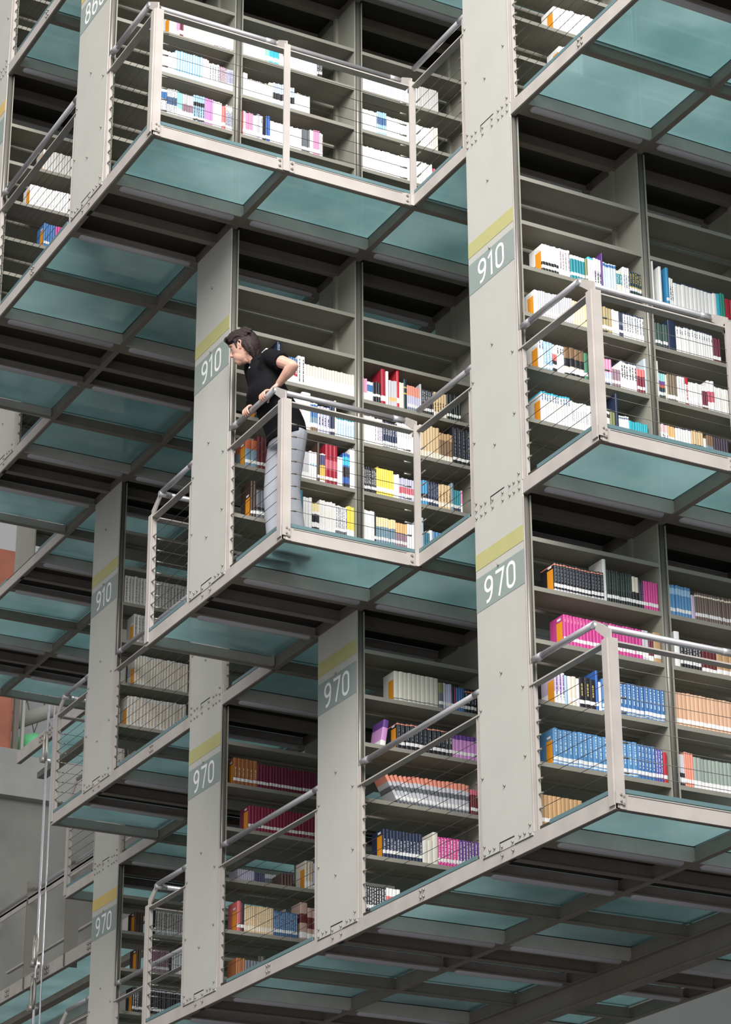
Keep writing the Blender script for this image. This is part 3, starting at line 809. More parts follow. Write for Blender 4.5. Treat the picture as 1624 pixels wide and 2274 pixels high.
(0,3,-1,3,"second book row in balcony's middle bay",[
 (-0.9852,-0.9462,3,0.215,'white;t:silver,.3,.9','tall white book'),
 (-0.9462,-0.7622,10,0.165,'white','short white volume'),
 (-0.7622,-0.7245,2,0.19,'white;.8-1:cream','white and cream book'),
 (-0.7245,-0.5371,10,0.2,'ice;.0-.08:sky;.08-.25:white;.25-.55:ink;.55-1:powder','powder blue book with black band'),
 (-0.5347,-0.3997,8,0.165,'white;t:silver,.1,.3','white volume right of mid post'),
]),
(0,3,-1,2,"third book row in balcony's middle bay",[
 (-0.9848,-0.979,1,0.22,'coral;L','coral book'),
 (-0.979,-0.9573,2,0.225,'white;.7-.95:powder','white and powder blue book'),
 (-0.9573,-0.8938,5,0.215,'white;.3-1:pink','pink and white book'),
 (-0.8938,-0.8601,3,0.21,'white','white book right of pink ones'),
 (-0.8601,-0.834,2,0.23,'lavender;.12-.25:white','lavender book'),
 (-0.834,-0.8103,1,0.22,'white;t:slate,.7,.9','white book with grey title'),
 (-0.8103,-0.7838,3,0.22,'ink;.12-.25:white','black book'),
 (-0.7838,-0.7467,2,0.235,'cobalt;.12-.25:white','cobalt blue book'),
 (-0.7467,-0.4703,18,0.2,'white','white volume'),
 (-0.4703,-0.4002,5,0.21,'slate;.1-.25:white','slate grey book'),
 (-0.4002,-0.3681,2,0.22,'white','white book beside pink ones'),
 (-0.3681,-0.3125,5,0.23,'pink;.1-.25:white','pink book'),
 (-0.3125,-0.2818,2,0.215,'white;t:coral,.2,.9','white and coral book'),
]),
(0,3,0,4,"top book row in balcony's right bay",[
 (0.076,0.5616,30,0.2,'white;t:lavender,.1,.9','thin white volume'),
 (0.57,0.7828,12,0.205,'paper;t:silver,.1,.9','pale paper-grey volume'),
]),
(0,3,0,3,"second book row in balcony's right bay",[
 (0.0744,0.2052,8,0.2,'white;t:silver,.2,.9','white book left of blue ones'),
 (0.2052,0.2914,5,0.215,'sky;.45-.75:denim;.12-.25:white','sky and denim blue book'),
 (0.2914,0.7149,20,0.195,'white;t:silver,.2,.5','white volume'),
 (0.7149,0.7695,3,0.22,'ivory','taller ivory book'),
]),
(0,3,0,2,"third book row in balcony's right bay",[
 (0.0727,0.7086,36,0.215,'white','bright white volume'),
 (0.7086,0.7419,2,0.19,'rose;t:white,.2,.9','rose magenta book'),
 (0.7419,0.7627,1,0.18,'teal','teal book'),
]),
(-2,2,0,4,'upper book row behind left 910 panel',[
 (0.0797,0.7138,20,0.27,'paper;t:slate,.1,.9','paper-grey journal'),
]),
(-2,2,0,3,'second book row behind left 910 panel',[
 (0.1834,0.5259,10,0.27,'paper;t:slate,.1,.9','paper-grey journal','o'),
]),
(-2,2,0,2,'third book row behind left 910 panel',[
 (0.2068,0.7344,20,0.28,'paper;t:sand,.1,.9','cream-grey journal','o'),
]),
(-2,2,0,1,'lowest book row behind left 910 panel',[
 (0.1471,0.7228,18,0.28,'paper;t:tan,.1,.9','cream journal','o'),
]),
(-3,1,1,4,'upper book row behind far-left 970 panel',[
 (1.2649,1.3594,3,0.2,'umber','dark brown book','o'),
 (1.4494,1.4826,2,0.24,'ink;L','black book'),
 (1.4826,1.7884,12,0.24,'paper;.12-.3:white;t:oxblood,.2,.9','grey and maroon striped book'),
]),
(-3,1,1,3,'middle book row behind far-left 970 panel',[
 (1.2967,1.3437,2,0.2,'umber','dark brown book','o'),
 (1.452,1.646,10,0.22,'mauve;L;t:oxblood,.2,.9','mauve striped book'),
 (1.646,1.6698,1,0.22,'ink','black book'),
 (1.6698,1.7984,5,0.22,'white;t:steel,.2,.9','white and steel book'),
]),
(-3,1,1,2,'lowest book row behind far-left 970 panel',[
 (1.2695,1.3347,3,0.24,'ink;t:white,.1,.9;L','black and white book','o'),
 (1.3347,1.8192,20,0.24,'ink;.9-.96:silver;L','black volume with silver dot'),
]),
(-1,3,-2,4,'upper book row left of 860 panel',[
 (-1.7659,-1.4628,12,0.2,'paper;t:silver,.1,.9','paper white volume','o'),
]),
(-1,3,-2,3,'middle book row left of 860 panel',[
 (-1.8638,-1.4621,16,0.2,'white;t:silver,.1,.3','white volume','o'),
]),
(-1,3,-2,2,'lower book row left of 860 panel',[
 (-1.7242,-1.6195,5,0.225,'blue;L','blue volume','o'),
 (-1.6195,-1.5103,5,0.22,'magenta;L','magenta volume'),
]),
(1,3,0,2,'upper book row at top right',[
 (0.4089,0.7612,10,0.205,'white;t:silver,.1,.9','white volume','o'),
]),
(1,3,0,1,'lower book row at top right',[
 (0.4448,0.6482,6,0.2,'white;t:silver,.2,.9','white book','o'),
]),
]
# ---------------------------------------------------------------- books
PAL = dict(white=(246,245,243),paper=(205,203,196),silver=(196,196,202),cream=(240,230,208),ivory=(228,224,208),butter=(245,228,170),khaki=(176,158,108),
 ink=(30,30,36),charcoal=(58,58,62),blackgreen=(24,38,36),nightgreen=(26,52,58),forest=(58,88,78),navy=(32,46,78),indigo=(70,72,120),steel=(110,124,146),slate=(98,104,112),
 bluegrey=(110,142,160),sky=(150,196,232),skyblue=(52,150,206),azure=(76,142,200),blue=(52,110,176),cobalt=(34,88,178),denim=(58,96,146),powder=(186,206,238),paleblue=(204,224,232),
 ice=(212,228,240),cyan=(40,190,224),turq=(20,180,198),teal=(22,138,152),tealblue=(38,116,146),aqua=(136,206,204),mint=(150,216,196),seagreen=(24,140,118),green=(58,136,98),sage=(150,164,154),
 olive=(128,134,76),gold=(196,168,84),mustard=(232,190,70),yellow=(250,222,70),sand=(222,190,138),tan=(196,152,100),peach=(226,176,138),apricot=(244,184,112),
 brown=(132,98,66),taupe=(124,108,84),umber=(74,50,40),cinnamon=(166,96,48),mocha=(112,92,84),rust=(190,86,50),rosybeige=(196,160,142),
 red=(208,34,48),crimson=(176,24,46),coral=(234,108,104),salmon=(238,140,112),rose=(212,92,112),pink=(240,142,180),blush=(246,204,206),magenta=(214,52,142),
 orchid=(204,134,204),purple=(98,52,142),violet=(116,84,160),violetblue=(72,74,164),lavender=(186,186,212),lilac=(200,182,214),mauve=(150,118,134),aubergine=(62,48,66),
 oxblood=(108,32,38),wine=(112,22,52),claret=(138,26,60),maroon=(128,28,48))
def soften(c):   # bright exposure in the colour: a little greyer and lighter than the nominal hue
    g = sum(c)/3
    return tuple(min(255, v*.84+g*.16+(7 if g < 200 else 0)) for v in c)
def bm_(c):
    return mat('book_'+c, soften(PAL[c]), .45, 0, .1 if c not in ('white',) else .03)
M_ORANGE = mat('orange_label', (240, 158, 40), .6); M_LABEL = mat('white_spine_label', (236, 236, 234), .6); M_PAGE = mat('book_pages', (226, 218, 200), .8, 0, .05)
def parse(st):
    parts = st.split(';'); base = parts[0]; bands = []; text = []; lab = False
    for p in parts[1:]:
        if p == 'L': lab = True
        elif p.startswith('t:'):
            c, a, b = p[2:].split(','); text.append((c, float(a), float(b)))
        else:
            rg, c = p.split(':'); a, b = rg.split('-'); bands.append((float(a), float(b), c))
    return base, bands, text, lab
DEP = .165
def add_case(mb, t, h, st, rnd, place):
    """book case: two boards and a rounded spine, colour bands cut into the mesh"""
    base, bands, text, lab = parse(st)
    cuts = sorted({0., 1., *[x for a, b, _ in bands for x in (a, b)]})
    bt = min(.0025, t*.18); dep = DEP; sp = min(.004, t*.2)
    prof = [(-dep, -t/2), (-.004, -t/2), (-.001, -t/2*.86), (sp*.3, -t/4), (sp*.45, 0), (sp*.3, t/4), (-.001, t/2*.86), (-.004, t/2), (-dep, t/2), (-dep, t/2-bt), (-.008, t/2-bt), (-.008, -t/2+bt), (-dep, -t/2+bt)]
    n = len(prof)
    for a, b in zip(cuts, cuts[1:]):
        mid = (a+b)/2; c = base
        for a2, b2, cc in bands:
            if a2 <= mid <= b2: c = cc
        m = bm_(c); k = len(mb.v)
        mb.v += [place(x, y, a*h) for x, y in prof] + [place(x, y, b*h) for x, y in prof]
        for i in range(n):
            j = (i+1) % n; mb.face([k+i, k+j, k+n+j, k+n+i], m, False)
        for zz, fl in ((a, True), (b, False)):
            if (fl and a == 0.) or (not fl and b == 1.):
                o = k if fl else k+n
                for q in ((0, 1, 11, 12), (7, 8, 9, 10), (1, 2, 3, 4, 5, 6, 7, 10, 11)):
                    ids = [o+i for i in q]
                    mb.face(ids[::-1] if fl else ids, m)
    for c, a, b in text:
        m = bm_(c); wv = min(.0035, t*.16) if t < .03 else t*.12; zz = a*h
        while zz < b*h-.004:
            L_ = min(rnd.uniform(.006, .03), b*h-zz); k = len(mb.v); x = sp*.5+.0006
            mb.v += [place(x, -wv, zz), place(x, wv, zz), place(x, wv, zz+L_), place(x, -wv, zz+L_)]
            mb.face([k, k+1, k+2, k+3], m); zz += L_+rnd.uniform(.003, .009)
    return bt, sp, lab
def add_pages(mb, t, h, bt, place):
    x0, x1, y0, y1, z0, z1 = -DEP+.004, -.0085, -t/2+bt+.0002, t/2-bt-.0002, .003, h-.003
    if y1 <= y0: return
    n = len(mb.v)
    mb.v += [place(*p) for p in ((x0,y0,z0),(x1,y0,z0),(x1,y1,z0),(x0,y1,z0),(x0,y0,z1),(x1,y0,z1),(x1,y1,z1),(x0,y1,z1))]
    for q in ((0,3,2,1),(4,5,6,7),(0,1,5,4),(1,2,6,5),(2,3,7,6),(3,0,4,7)): mb.face([n+i for i in q], M_PAGE)
def add_label(mb, t, h, sp, place):
    zl, zh = .03, .055; e = .0009; hw = t/2-.0004; n = len(mb.v)
    prof = [(-.003, -hw-.0003), (-.001+e, -hw*.86), (sp*.3+e, -t/4), (sp*.45+e, 0), (sp*.3+e, t/4), (-.001+e, hw*.86), (-.003, hw+.0003)]
    mb.v += [place(x, y, zl) for x, y in prof] + [place(x, y, zh) for x, y in prof]
    for i in range(6): mb.face([n+i, n+i+1, n+8+i, n+7+i], M_LABEL)
def add_orange(mb, t, place, h):
    y = -t/2-.0012; n = len(mb.v); H = min(.165, h*.8)
    mb.v += [place(-.085, y, .004), place(-.012, y, .004), place(-.012, y, H), place(-.085, y, H)]
    mb.face([n, n+1, n+2, n+3], M_ORANGE)
    n = len(mb.v); mb.v += [place(-.075, y, H+.012), place(-.03, y, H+.012), place(-.03, y, H+.028), place(-.075, y, H+.028)]
    if H+.03 < h: mb.face([n, n+1, n+2, n+3], M_LABEL)
CAM = Vector((15.0133, -7.9835, -4.3911))
runs = []
for r, s, b, i, loc, rr in BOOKS:
    z = ZL[s]+OFF[s][i]
    for t in rr:
        t = list(t)+[0]*(8-len(t)); y0, y1, n, h, st, de, fl, tilt = t
        fl = fl or ''
        dist = (Vector((r*P, (y0+y1)/2, z))-CAM).length
        runs.append(dict(r=r, s=s, b=b, z=z, loc=loc, y0=y0, y1=y1, n=n, h=h, st=st, de=de, fl=fl, tilt=tilt or 0, area=(y1-y0)/n*h/dist**2))
cnt = 0
for q in sorted(runs, key=lambda q: -q['area']):
    q['solo'] = cnt+q['n'] <= 300
    if q['solo']: cnt += q['n']
stuff = MB(); rnd = random.Random(11)
for q in runs:
    t = (q['y1']-q['y0'])/q['n']; th = t*(.965 if q['tilt'] >= 0 else .86)
    x = q['r']*P-.016 if 'b' not in q['fl'] else q['r']*P-W/2-.012
    h = q['h']; first = None
    if q['solo']:
        mb = MB(); ident = lambda a, b_, c: (a, b_, c)
        bt, sp, lab = add_case(mb, th, h, q['st'], rnd, ident); me = mb.mesh('book')
        pm = MB(); add_pages(pm, th, h, bt, ident); pme = pm.mesh('pages')
        lm = None
        if lab: lm_ = MB(); add_label(lm_, th, h, sp, ident); lm = lm_.mesh('spine_label')
    for j in range(q['n']):
        yc = q['y0']+t*(j+.5); ang = -q['tilt']*((1-j/(q['n']-1))**1.4 if q['tilt'] < 0 else 1)
        hs = 1+rnd.uniform(-.012, .012); dx = rnd.uniform(-.006, .004)
        lift = abs(math.sin(ang))*th/2
        if q['solo']:
            if first is None:
                o = bpy.data.objects.new('book', me); COL.objects.link(o)
                c = bpy.data.objects.new('pages', pme); COL.objects.link(c); c.parent = o
                if lm: c = bpy.data.objects.new('spine_label', lm); COL.objects.link(c); c.parent = o; tag(c, 'white spine label')
                first = o; tag(o, f"{q['de']}, {q['loc']}", 'book')
                kids = list(o.children)
            else:
                o = first.copy(); COL.objects.link(o)
                for ch in kids:
                    c = ch.copy(); COL.objects.link(c); c.parent = o
            if q['n'] > 1: o['group'] = f"{q['de']} set, {q['loc']}"
            o.location = (x+dx, yc, q['z']+.0006+lift); o.rotation_euler = (ang, 0, 0); o.scale = (1, 1, hs)
            if j == 0 and 'o' in q['fl']:
                om = MB(); add_orange(om, th, lambda a, b_, c: (a, b_, c), h); c = om.build('orange_label', None); c.parent = o; tag(c, 'orange label on the cover')
        else:
            ca, sa = math.cos(ang), math.sin(ang)
            pl = lambda a, b_, c: (x+dx+a, yc+b_*ca-c*hs*sa, q['z']+.0006+lift+b_*sa+c*hs*ca)
            bt, sp, lab = add_case(stuff, th, h, q['st'], rnd, pl); add_pages(stuff, th, h, bt, pl)
            if lab: add_label(stuff, th, h, sp, pl)
            if j == 0 and 'o' in q['fl']: add_orange(stuff, th, pl, h)
tag(stuff.build('books'), 'many smaller and farther library books filling the rest of the shelves', 'books', None, 'stuff')
KEYDIR = (.55, -.6, .45)
WRAMP = [(.0, (.095, .09, .085)), (1., (.85, .85, .86)), (.45, (.07, .07, .07)), (.72, (.28, .28, .285))]
WSTR = 1.0
EXPO = 0.08
WINDOW = dict(loc=(14.5, -8.8, 13.2), aim=(0, 0, 4), size=(12, 12), power=5900, color=(1., .975, .955))
GARDEN = dict(loc=(-9., 15., 9.), aim=(-5, 2, 4), size=(12, 7), power=2600, color=(.93, 1., 1.))
# ---------------------------------------------------------------- the man at the railing
M_SKIN = mat('skin', (226, 178, 158), .5, 0, 0, .04, 14., .35); M_HAIR = mat('dark_brown_hair', (50, 38, 38), .62, 0, 0, .35, 70., .35, .6)
M_SHIRT = mat('black_polo_cotton', (19, 19, 23), .85, 0, 0, .12, 18., .2); M_TROU = mat('light_grey_trousers', (172, 175, 184), .85, 0, 0, .06, 9., .2, .35)
M_SHOE = mat('dark_shoe_leather', (38, 36, 36), .5); M_SOLE = mat('shoe_sole', (70, 66, 62), .7); M_BTN = mat('pearl_button', (210, 210, 214), .3)
M_EYE = mat('eye_white', (228, 222, 216), .3); M_IRIS = mat('iris_brown', (50, 34, 26), .3); M_LIP = mat('lips', (186, 112, 106), .5)
FL = ZL[2]+.132
def V(*a): return Vector(a)
def sweep(pts, n=14, sub=4):
    """pts: (centre, half-width vector, half-depth vector) -> smooth interpolated elliptical rings"""
    def cr(p0, p1, p2, p3, t): return .5*((2*p1)+(-p0+p2)*t+(2*p0-5*p1+4*p2-p3)*t*t+(-p0+3*p1-3*p2+p3)*t**3)
    out = []; k = len(pts)
    for i in range(k-1):
        for s_ in range(sub if i < k-2 else sub+1):
            t = s_/sub; q = [pts[max(0, min(k-1, i+j))] for j in (-1, 0, 1, 2)]
            c, u, w = [cr(*[x[a] for x in q], t) for a in range(3)]
            out.append([c+u*math.cos(a)+w*math.sin(a) for a in [2*math.pi*j/n for j in range(n)]])
    return out
def limb(mb, pts, m, n=12, sub=4):
    """pts: (point, radius); round tapering limb"""
    P3 = []; prev = None; k = len(pts)
    for i, (c, r) in enumerate(pts):
        a = (pts[min(i+1, k-1)][0]-pts[max(i-1, 0)][0]).normalized()
        u = a.orthogonal().normalized() if prev is None else (prev-a*prev.dot(a)).normalized()
        prev = u; P3.append((c, u*r, a.cross(u)*r))
    mb.rings(sweep(P3, n, sub), m)
def blob(mb, c, ax, m, nu=16, nv=12, f=None):
    """ellipsoid with axes ax (three vectors); f deforms unit-sphere points"""
    b = len(mb.v)
    for i in range(nv+1):
        th = math.pi*i/nv
        for j in range(nu):
            ph = 2*math.pi*j/nu
            p = Vector((math.sin(th)*math.cos(ph), math.sin(th)*math.sin(ph), math.cos(th)))
            if f: p = f(p)
            mb.v.append(tuple(c+ax[0]*p.x+ax[1]*p.y+ax[2]*p.z))
    for i in range(nv):
        for j in range(nu):
            l = (j+1) % nu; mb.face([b+i*nu+j, b+(i+1)*nu+j, b+(i+1)*nu+l, b+i*nu+l], m, True)
def fuse(mb, name, m, parent, voxel, smooth=2, org=None):
    """voxel-fuse overlapping lofts into one continuous surface"""
    o = bpy.data.objects.new('tmp', mb.mesh('tmp')); COL.objects.link(o)
    md = o.modifiers.new('r', 'REMESH'); md.mode = 'VOXEL'; md.voxel_size = voxel; md.use_smooth_shade = True
    if smooth: s_ = o.modifiers.new('s', 'SMOOTH'); s_.iterations = smooth; s_.factor = .5
    dg = bpy.context.evaluated_depsgraph_get(); me = bpy.data.meshes.new_from_object(o.evaluated_get(dg))
    bpy.data.objects.remove(o); me.name = name; me.materials.clear(); me.materials.append(m)
    for p in me.polygons: p.use_smooth = True; p.material_index = 0
    base = wloc(parent) if parent is not None else Vector(org)
    me.transform(Matrix.Translation(-base))
    r = bpy.data.objects.new(name, me); COL.objects.link(r)
    if parent is not None: r.parent = parent
    else: r.location = base
    return r
RAILC = V(0, -B+.024, ZL[2]+1.228)
PEL = V(.45, -.82, 3.475); NECK = V(.375, -1.0, 4.02); CHEST = V(.40, -.955, 3.84); WAI = V(.425, -.875, 3.64)
SHL = V(.548, -.985, 3.975); SHR = V(.215, -.965, 4.045)
ELL = V(.80, -.935, 3.812); ELR = V(.16, -.875, 3.80)
WRL = V(.64, -.971, 3.728); WRR = V(.30, -.961, 3.733)
HEAD = V(.325, -1.10, 4.135)
# head frame: forward, up, left
fw = V(-.74, -.62, -.24).normalized(); up = V(-.16, -.26, .95); up = (up-fw*up.dot(fw)).normalized(); lf = up.cross(fw).normalized()
body = MB()
# neck and upper torso core under the shirt, pelvis
limb(body, [(CHEST, .09), (NECK+V(0, .02, -.05), .06), (NECK.lerp(HEAD, .45), .054), (HEAD-up*.04-fw*.02, .056)], M_SKIN, 14)
body.rings(sweep([(PEL-V(0, 0, .08), V(.13, 0, 0), V(0, .1, 0)), (PEL, V(.15, 0, 0), V(0, .11, .02)), (WAI, V(.135, 0, 0), V(0, .095, .03)), (CHEST, V(.16, 0, 0), V(0, .1, .03)), (CHEST+V(-.01, .0, .08), V(.11, 0, 0), V(0, .06, .03))], 16), M_SKIN)
for sh, el, wr in ((SHL, ELL, WRL), (SHR, ELR, WRR)):
    limb(body, [(sh.lerp(CHEST, .3), .06), (sh, .058), (sh.lerp(el, .3), .05), (sh.lerp(el, .7), .044), (el, .04)], M_SKIN)
    limb(body, [(sh.lerp(el, .85), .038), (el, .041), (el.lerp(wr, .25), .043), (el.lerp(wr, .6), .034), (wr, .0245)], M_SKIN)
def hand(wr, xc, s):
    """hand closed over the rail from above; s=+1: little finger towards +X"""
    R = .0335; cx = RAILC
    pt = lambda x, a, rr: V(x, cx.y+rr*math.sin(math.radians(a))*-1, cx.z+rr*math.cos(math.radians(a)))   # a: 0 top, 90 front (-Y), 180 under
    kn = [(-.033, .0098, 1.0), (-.011, .0102, 1.08), (.011, .0097, 1.02), (.032, .0086, .85)]
    top = V(xc, cx.y+.02, cx.z+.045)
    # palm: a thick pad from wrist to knuckles
    body.rings(sweep([(wr+(wr-top)*.25, V(.024, 0, 0), V(0, -.015, .014)), (wr, V(.027, 0, 0), V(0, -.013, .0125)), (wr.lerp(top, .5), V(.036, 0, 0), V(0, -.012, .0125)), (top, V(.043, 0, 0), V(0, -.006, .014)), (pt(xc, 18, .041), V(.043, 0, 0), V(0, -.003, .0115)), (pt(xc, 40, .041), V(.041, 0, 0), V(0, .004, .008))], 12), M_SKIN)
    for dx, r, ln in kn:
        x = xc+s*dx
        a0, a1, a2, a3 = 8, 8+52*ln, 8+100*ln, 8+138*ln
        limb(body, [(pt(x, a0-14, R+.008), r*1.1), (pt(x, a0+14, R+.0065), r*1.12), (pt(x+s*dx*.05, a1, R+.006), r), (pt(x+s*dx*.08, (a1+a2)/2, R+.003), r*.95), (pt(x+s*dx*.08, a2, R+.001), r*.92), (pt(x+s*dx*.06, a3, R), r*.72)], M_SKIN, 8, 3)
    # thumb leaves the side of the palm near its base and closes under the rail from behind
    b0 = wr.lerp(top, .45)+V(-s*.026, 0, -.004)
    limb(body, [(b0, .013), (b0+V(-s*.016, .006, -.022), .0125), (pt(xc-s*.048, -72, R+.002), .0105), (pt(xc-s*.04, -108, R), .0095), (pt(xc-s*.03, -136, R-.001), .0075)], M_SKIN, 8, 3)
hand(WRL, .597, 1); hand(WRR, .315, -1)
def headf(p):
    # unit sphere -> skull: x forward, y left, z up
    x, y, z = p
    if z < 0:
        jaw = -z
        y *= 1-.34*jaw**1.3; x = x*(1-.12*jaw) + (.10*jaw if x > -.2 else .3*jaw*jaw)
    if x < 0: x *= 1.1; z = z if z > 0 else z*.78
    if x > .3 and abs(y) < .75: x -= .05*(x-.3)
    return Vector((x, y, z))
blob(body, HEAD, (fw*.096, lf*.076, up*.124), M_SKIN, 24, 18, headf)
hp = lambda f, l, u: HEAD+fw*f+lf*l+up*u
limb(body, [(hp(.084, 0, .03), .0085), (hp(.098, 0, .004), .0095), (hp(.111, 0, -.02), .0105), (hp(.096, 0, -.031), .01)], M_SKIN, 8, 3)   # nose
for s_ in (1, -1):
    limb(body, [(hp(.092, s_*.01, .04), .008), (hp(.09, s_*.035, .043), .008), (hp(.07, s_*.055, .036), .007)], M_SKIN, 8, 3)        # brow ridge
    limb(body, [(hp(.102, s_*.012, -.032), .006), (hp(.095, s_*.016, -.03), .006)], M_SKIN, 6, 2)
    # ear: rim and lobe standing off the side of the head
    limb(body, [(hp(.008, s_*.07, -.028), .009), (hp(-.006, s_*.079, -.01), .008), (hp(-.018, s_*.085, .016), .0075), (hp(-.008, s_*.084, .03), .007), (hp(.008, s_*.078, .024), .0065), (hp(.012, s_*.074, .0), .006)], M_SKIN, 8, 3)
    blob(body, hp(-.003, s_*.074, .004), (fw*.014, lf*.007, up*.026), M_SKIN, 10, 8)
blob(body, hp(.03, 0, -.05), (fw*.067, lf*.057, up*.062), M_SKIN, 18, 14)              # jaw and cheeks
blob(body, hp(.052, 0, -.075), (fw*.045, lf*.036, up*.042), M_SKIN, 16, 12)
limb(body, [(hp(.068, 0, -.1), .02), (hp(.078, 0, -.106), .014)], M_SKIN, 8, 3)                                                      # chin
# legs inside trousers down to ankles
FT_R = V(.335, -.835, FL); FT_L = V(.50, -.745, FL)
legs = []
for hip, ft in ((PEL+V(-.085, .01, -.06), FT_R), (PEL+V(.085, .02, -.06), FT_L)):
    ank = ft+V(0, .0, .085); kne = hip.lerp(ank, .52)+V(.0, -.035, 0)
    legs.append((hip, kne, ank, ft))
    limb(body, [(hip, .085), (hip.lerp(kne, .5), .07), (kne, .052), (kne.lerp(ank, .35), .05), (ank, .035), (ft+V(0, 0, .03), .035)], M_SKIN)
    limb(body, [(ft+V(0, .03, .035), .033), (ft+V(-.01, -.07, .035), .03), (ft+V(-.02, -.15, .025), .022)], M_SKIN)
man = fuse(body, 'person', M_SKIN, None, .004, 4, (PEL.x, PEL.y, FL))
tag(man, 'man in black polo shirt and light grey trousers leaning out over the railing', 'person')
# polo shirt
sh = MB()
sh.rings(sweep([(PEL+V(.0, .01, -.075), V(.185, .0, 0), V(0, .135, .03)), (PEL+V(0, 0, .02), V(.178, 0, 0), V(0, .132, .04)), (WAI, V(.168, 0, 0), V(0, .128, .05)), (CHEST+V(0, 0, -.06), V(.182, 0, 0), V(0, .126, .05)), (CHEST+V(0, 0, .04), V(.178, 0, 0), V(0, .112, .05)), (NECK+V(0, .012, -.05), V(.135, 0, 0), V(0, .088, .04)), (NECK+V(-.004, .002, .005), V(.072, 0, 0), V(0, .07, .02))], 20), M_SHIRT)
for s_, e_ in ((SHL, ELL), (SHR, ELR)):
    limb(sh, [(s_.lerp(CHEST, .42), .085), (s_+V(0, 0, .0), .078), (s_.lerp(e_, .28), .071), (s_.lerp(e_, .48), .069)], M_SHIRT, 14)
shirt = fuse(sh, 'polo_shirt', M_SHIRT, man, .007, 4)
cl = MB()   # folded collar
for rad, zz, tt in ((.072, -.012, 1),):
    n = 20; b = len(cl.v); ax = (HEAD-NECK).normalized(); u = V(1, 0, 0); u = (u-ax*u.dot(ax)).normalized(); w_ = ax.cross(u)
    prof = [(.064, .03), (.07, .03), (.092, -.012), (.088, -.016), (.068, -.006), (.06, .024)]
    for i in range(n+1):
        a = math.radians(-72+324*i/n)+math.radians(0)
        for rr, hh in prof:
            dirv = u*math.cos(a)+w_*math.sin(a)
            cl.v.append(tuple(NECK+V(-.006, -.002, .004)+dirv*rr*.93+ax*hh))
    k = len(prof)
    for i in range(n):
        for j in range(k):
            l = (j+1) % k; cl.face([b+i*k+j, b+i*k+l, b+(i+1)*k+l, b+(i+1)*k+j], M_SHIRT, True)
cl.build('collar', shirt)
bt_ = MB()
for f in (.12, .3, .5, .72):
    c = (NECK+V(-.0, -.085, -.02)).lerp(WAI+V(0, -.135, -.02), f); bt_.tube(c, c+V(0, -.006, 0), .007, M_BTN, 8)
bt_.build('buttons', shirt)
# trousers
tr = MB()
tr.rings(sweep([(PEL+V(0, .02, -.15), V(.155, 0, 0), V(0, .125, 0)), (PEL+V(0, .012, -.06), V(.17, 0, 0), V(0, .128, .02)), (PEL+V(0, 0, .06), V(.158, 0, 0), V(0, .115, .02))], 18), M_TROU)
for hip, kne, ank, ft in legs:
    limb(tr, [(hip+V(0, .01, .02), .1), (hip.lerp(kne, .4), .09), (kne, .071), (kne.lerp(ank, .4), .067), (ank+V(0, .005, .02), .064), (ft+V(0, .01, .045), .066)], M_TROU, 16)
tro = fuse(tr, 'trousers', M_TROU, man, .0075, 3)
bl = MB(); n = 24
ring = lambda dz, g: [PEL+V((.162+g)*math.cos(t), .004+(.12+g)*math.sin(t), dz) for t in [2*math.pi*i/n for i in range(n)]]
bl.rings([ring(.015, 0), ring(.015, .006), ring(.05, .006), ring(.05, 0)], M_SHOE); bl.build('belt', man)
for hip, kne, ank, ft in legs:
    s1 = MB(); limb(s1, [(ft+V(.004, .075, .034), .034), (ft+V(0, .03, .045), .042), (ft+V(-.008, -.06, .038), .044), (ft+V(-.016, -.14, .03), .036), (ft+V(-.02, -.185, .024), .018)], M_SHOE, 14)
    s1.v = [(x, y, max(z, FL+.012)) for x, y, z in s1.v]
    so = s1.build('shoe', man)
    s2 = MB(); pr = [(.05, .10), (.046, .02), (.052, -.1), (.04, -.19), (.0, -.215), (-.05, -.19), (-.056, -.08), (-.046, .03), (-.045, .1), (0, .118)]
    rg = lambda zz: [ft+V(a*.92-.004, b*.95, zz) for a, b in pr]
    s2.rings([rg(.001), rg(.016)], M_SOLE); s2.build('sole', so)
# face details
ey = MB()
for s_ in (1, -1):
    blob(ey, hp(.073, s_*.031, .018), (fw*.012, lf*.012, up*.008), M_EYE, 10, 8); blob(ey, hp(.0815, s_*.032, .016), (fw*.005, lf*.0055, up*.0055), M_IRIS, 8, 6)
ey.build('eyes', man)
lp = MB(); limb(lp, [(hp(.083, -.02, -.062), .003), (hp(.0935, 0, -.058), .0048), (hp(.083, .02, -.062), .003)], M_LIP, 8, 3); limb(lp, [(hp(.081, -.016, -.068), .0035), (hp(.0905, 0, -.067), .0052), (hp(.081, .016, -.068), .0035)], M_LIP, 8, 3); lp.build('lips', man)
bw = MB()
for s_ in (1, -1): limb(bw, [(hp(.099, s_*.013, .047), .0042), (hp(.096, s_*.034, .053), .0045), (hp(.077, s_*.056, .045), .003)], M_HAIR, 6, 3)
bw.build('eyebrows', man)
# hair: thick swept-back cap with locks
hr = MB()
def hairf(p):
    x, y, z = p
    lowest = .32 if x > .55 else .12 if x > .2 else -.22 if x > -.15 else -.75
    if z < lowest: z = lowest+(z-lowest)*.12; x *= .9; y *= .93
    return Vector((x, y, z))
blob(hr, HEAD+up*.01-fw*.016, (fw*.112, lf*.09, up*.137), M_HAIR, 28, 22, hairf)
rh = random.Random(5)
for i in range(90):
    a = rh.uniform(-1.25, 1.25); st = rh.uniform(-.2, 1.)
    l0 = .078*math.sin(a)
    f0 = .09*st*math.cos(a*.6); u0 = .105*math.cos(a)+.028
    p0 = hp(f0+.012, l0, u0*(1-.18*max(0, st))); p1 = hp(f0-.045, l0*1.13, u0*.98+.014); p2 = hp(f0-.1, l0*1.12, u0*.72)
    limb(hr, [(p0, .009), (p1, .0115), (p2, .006)], M_HAIR, 6, 3)
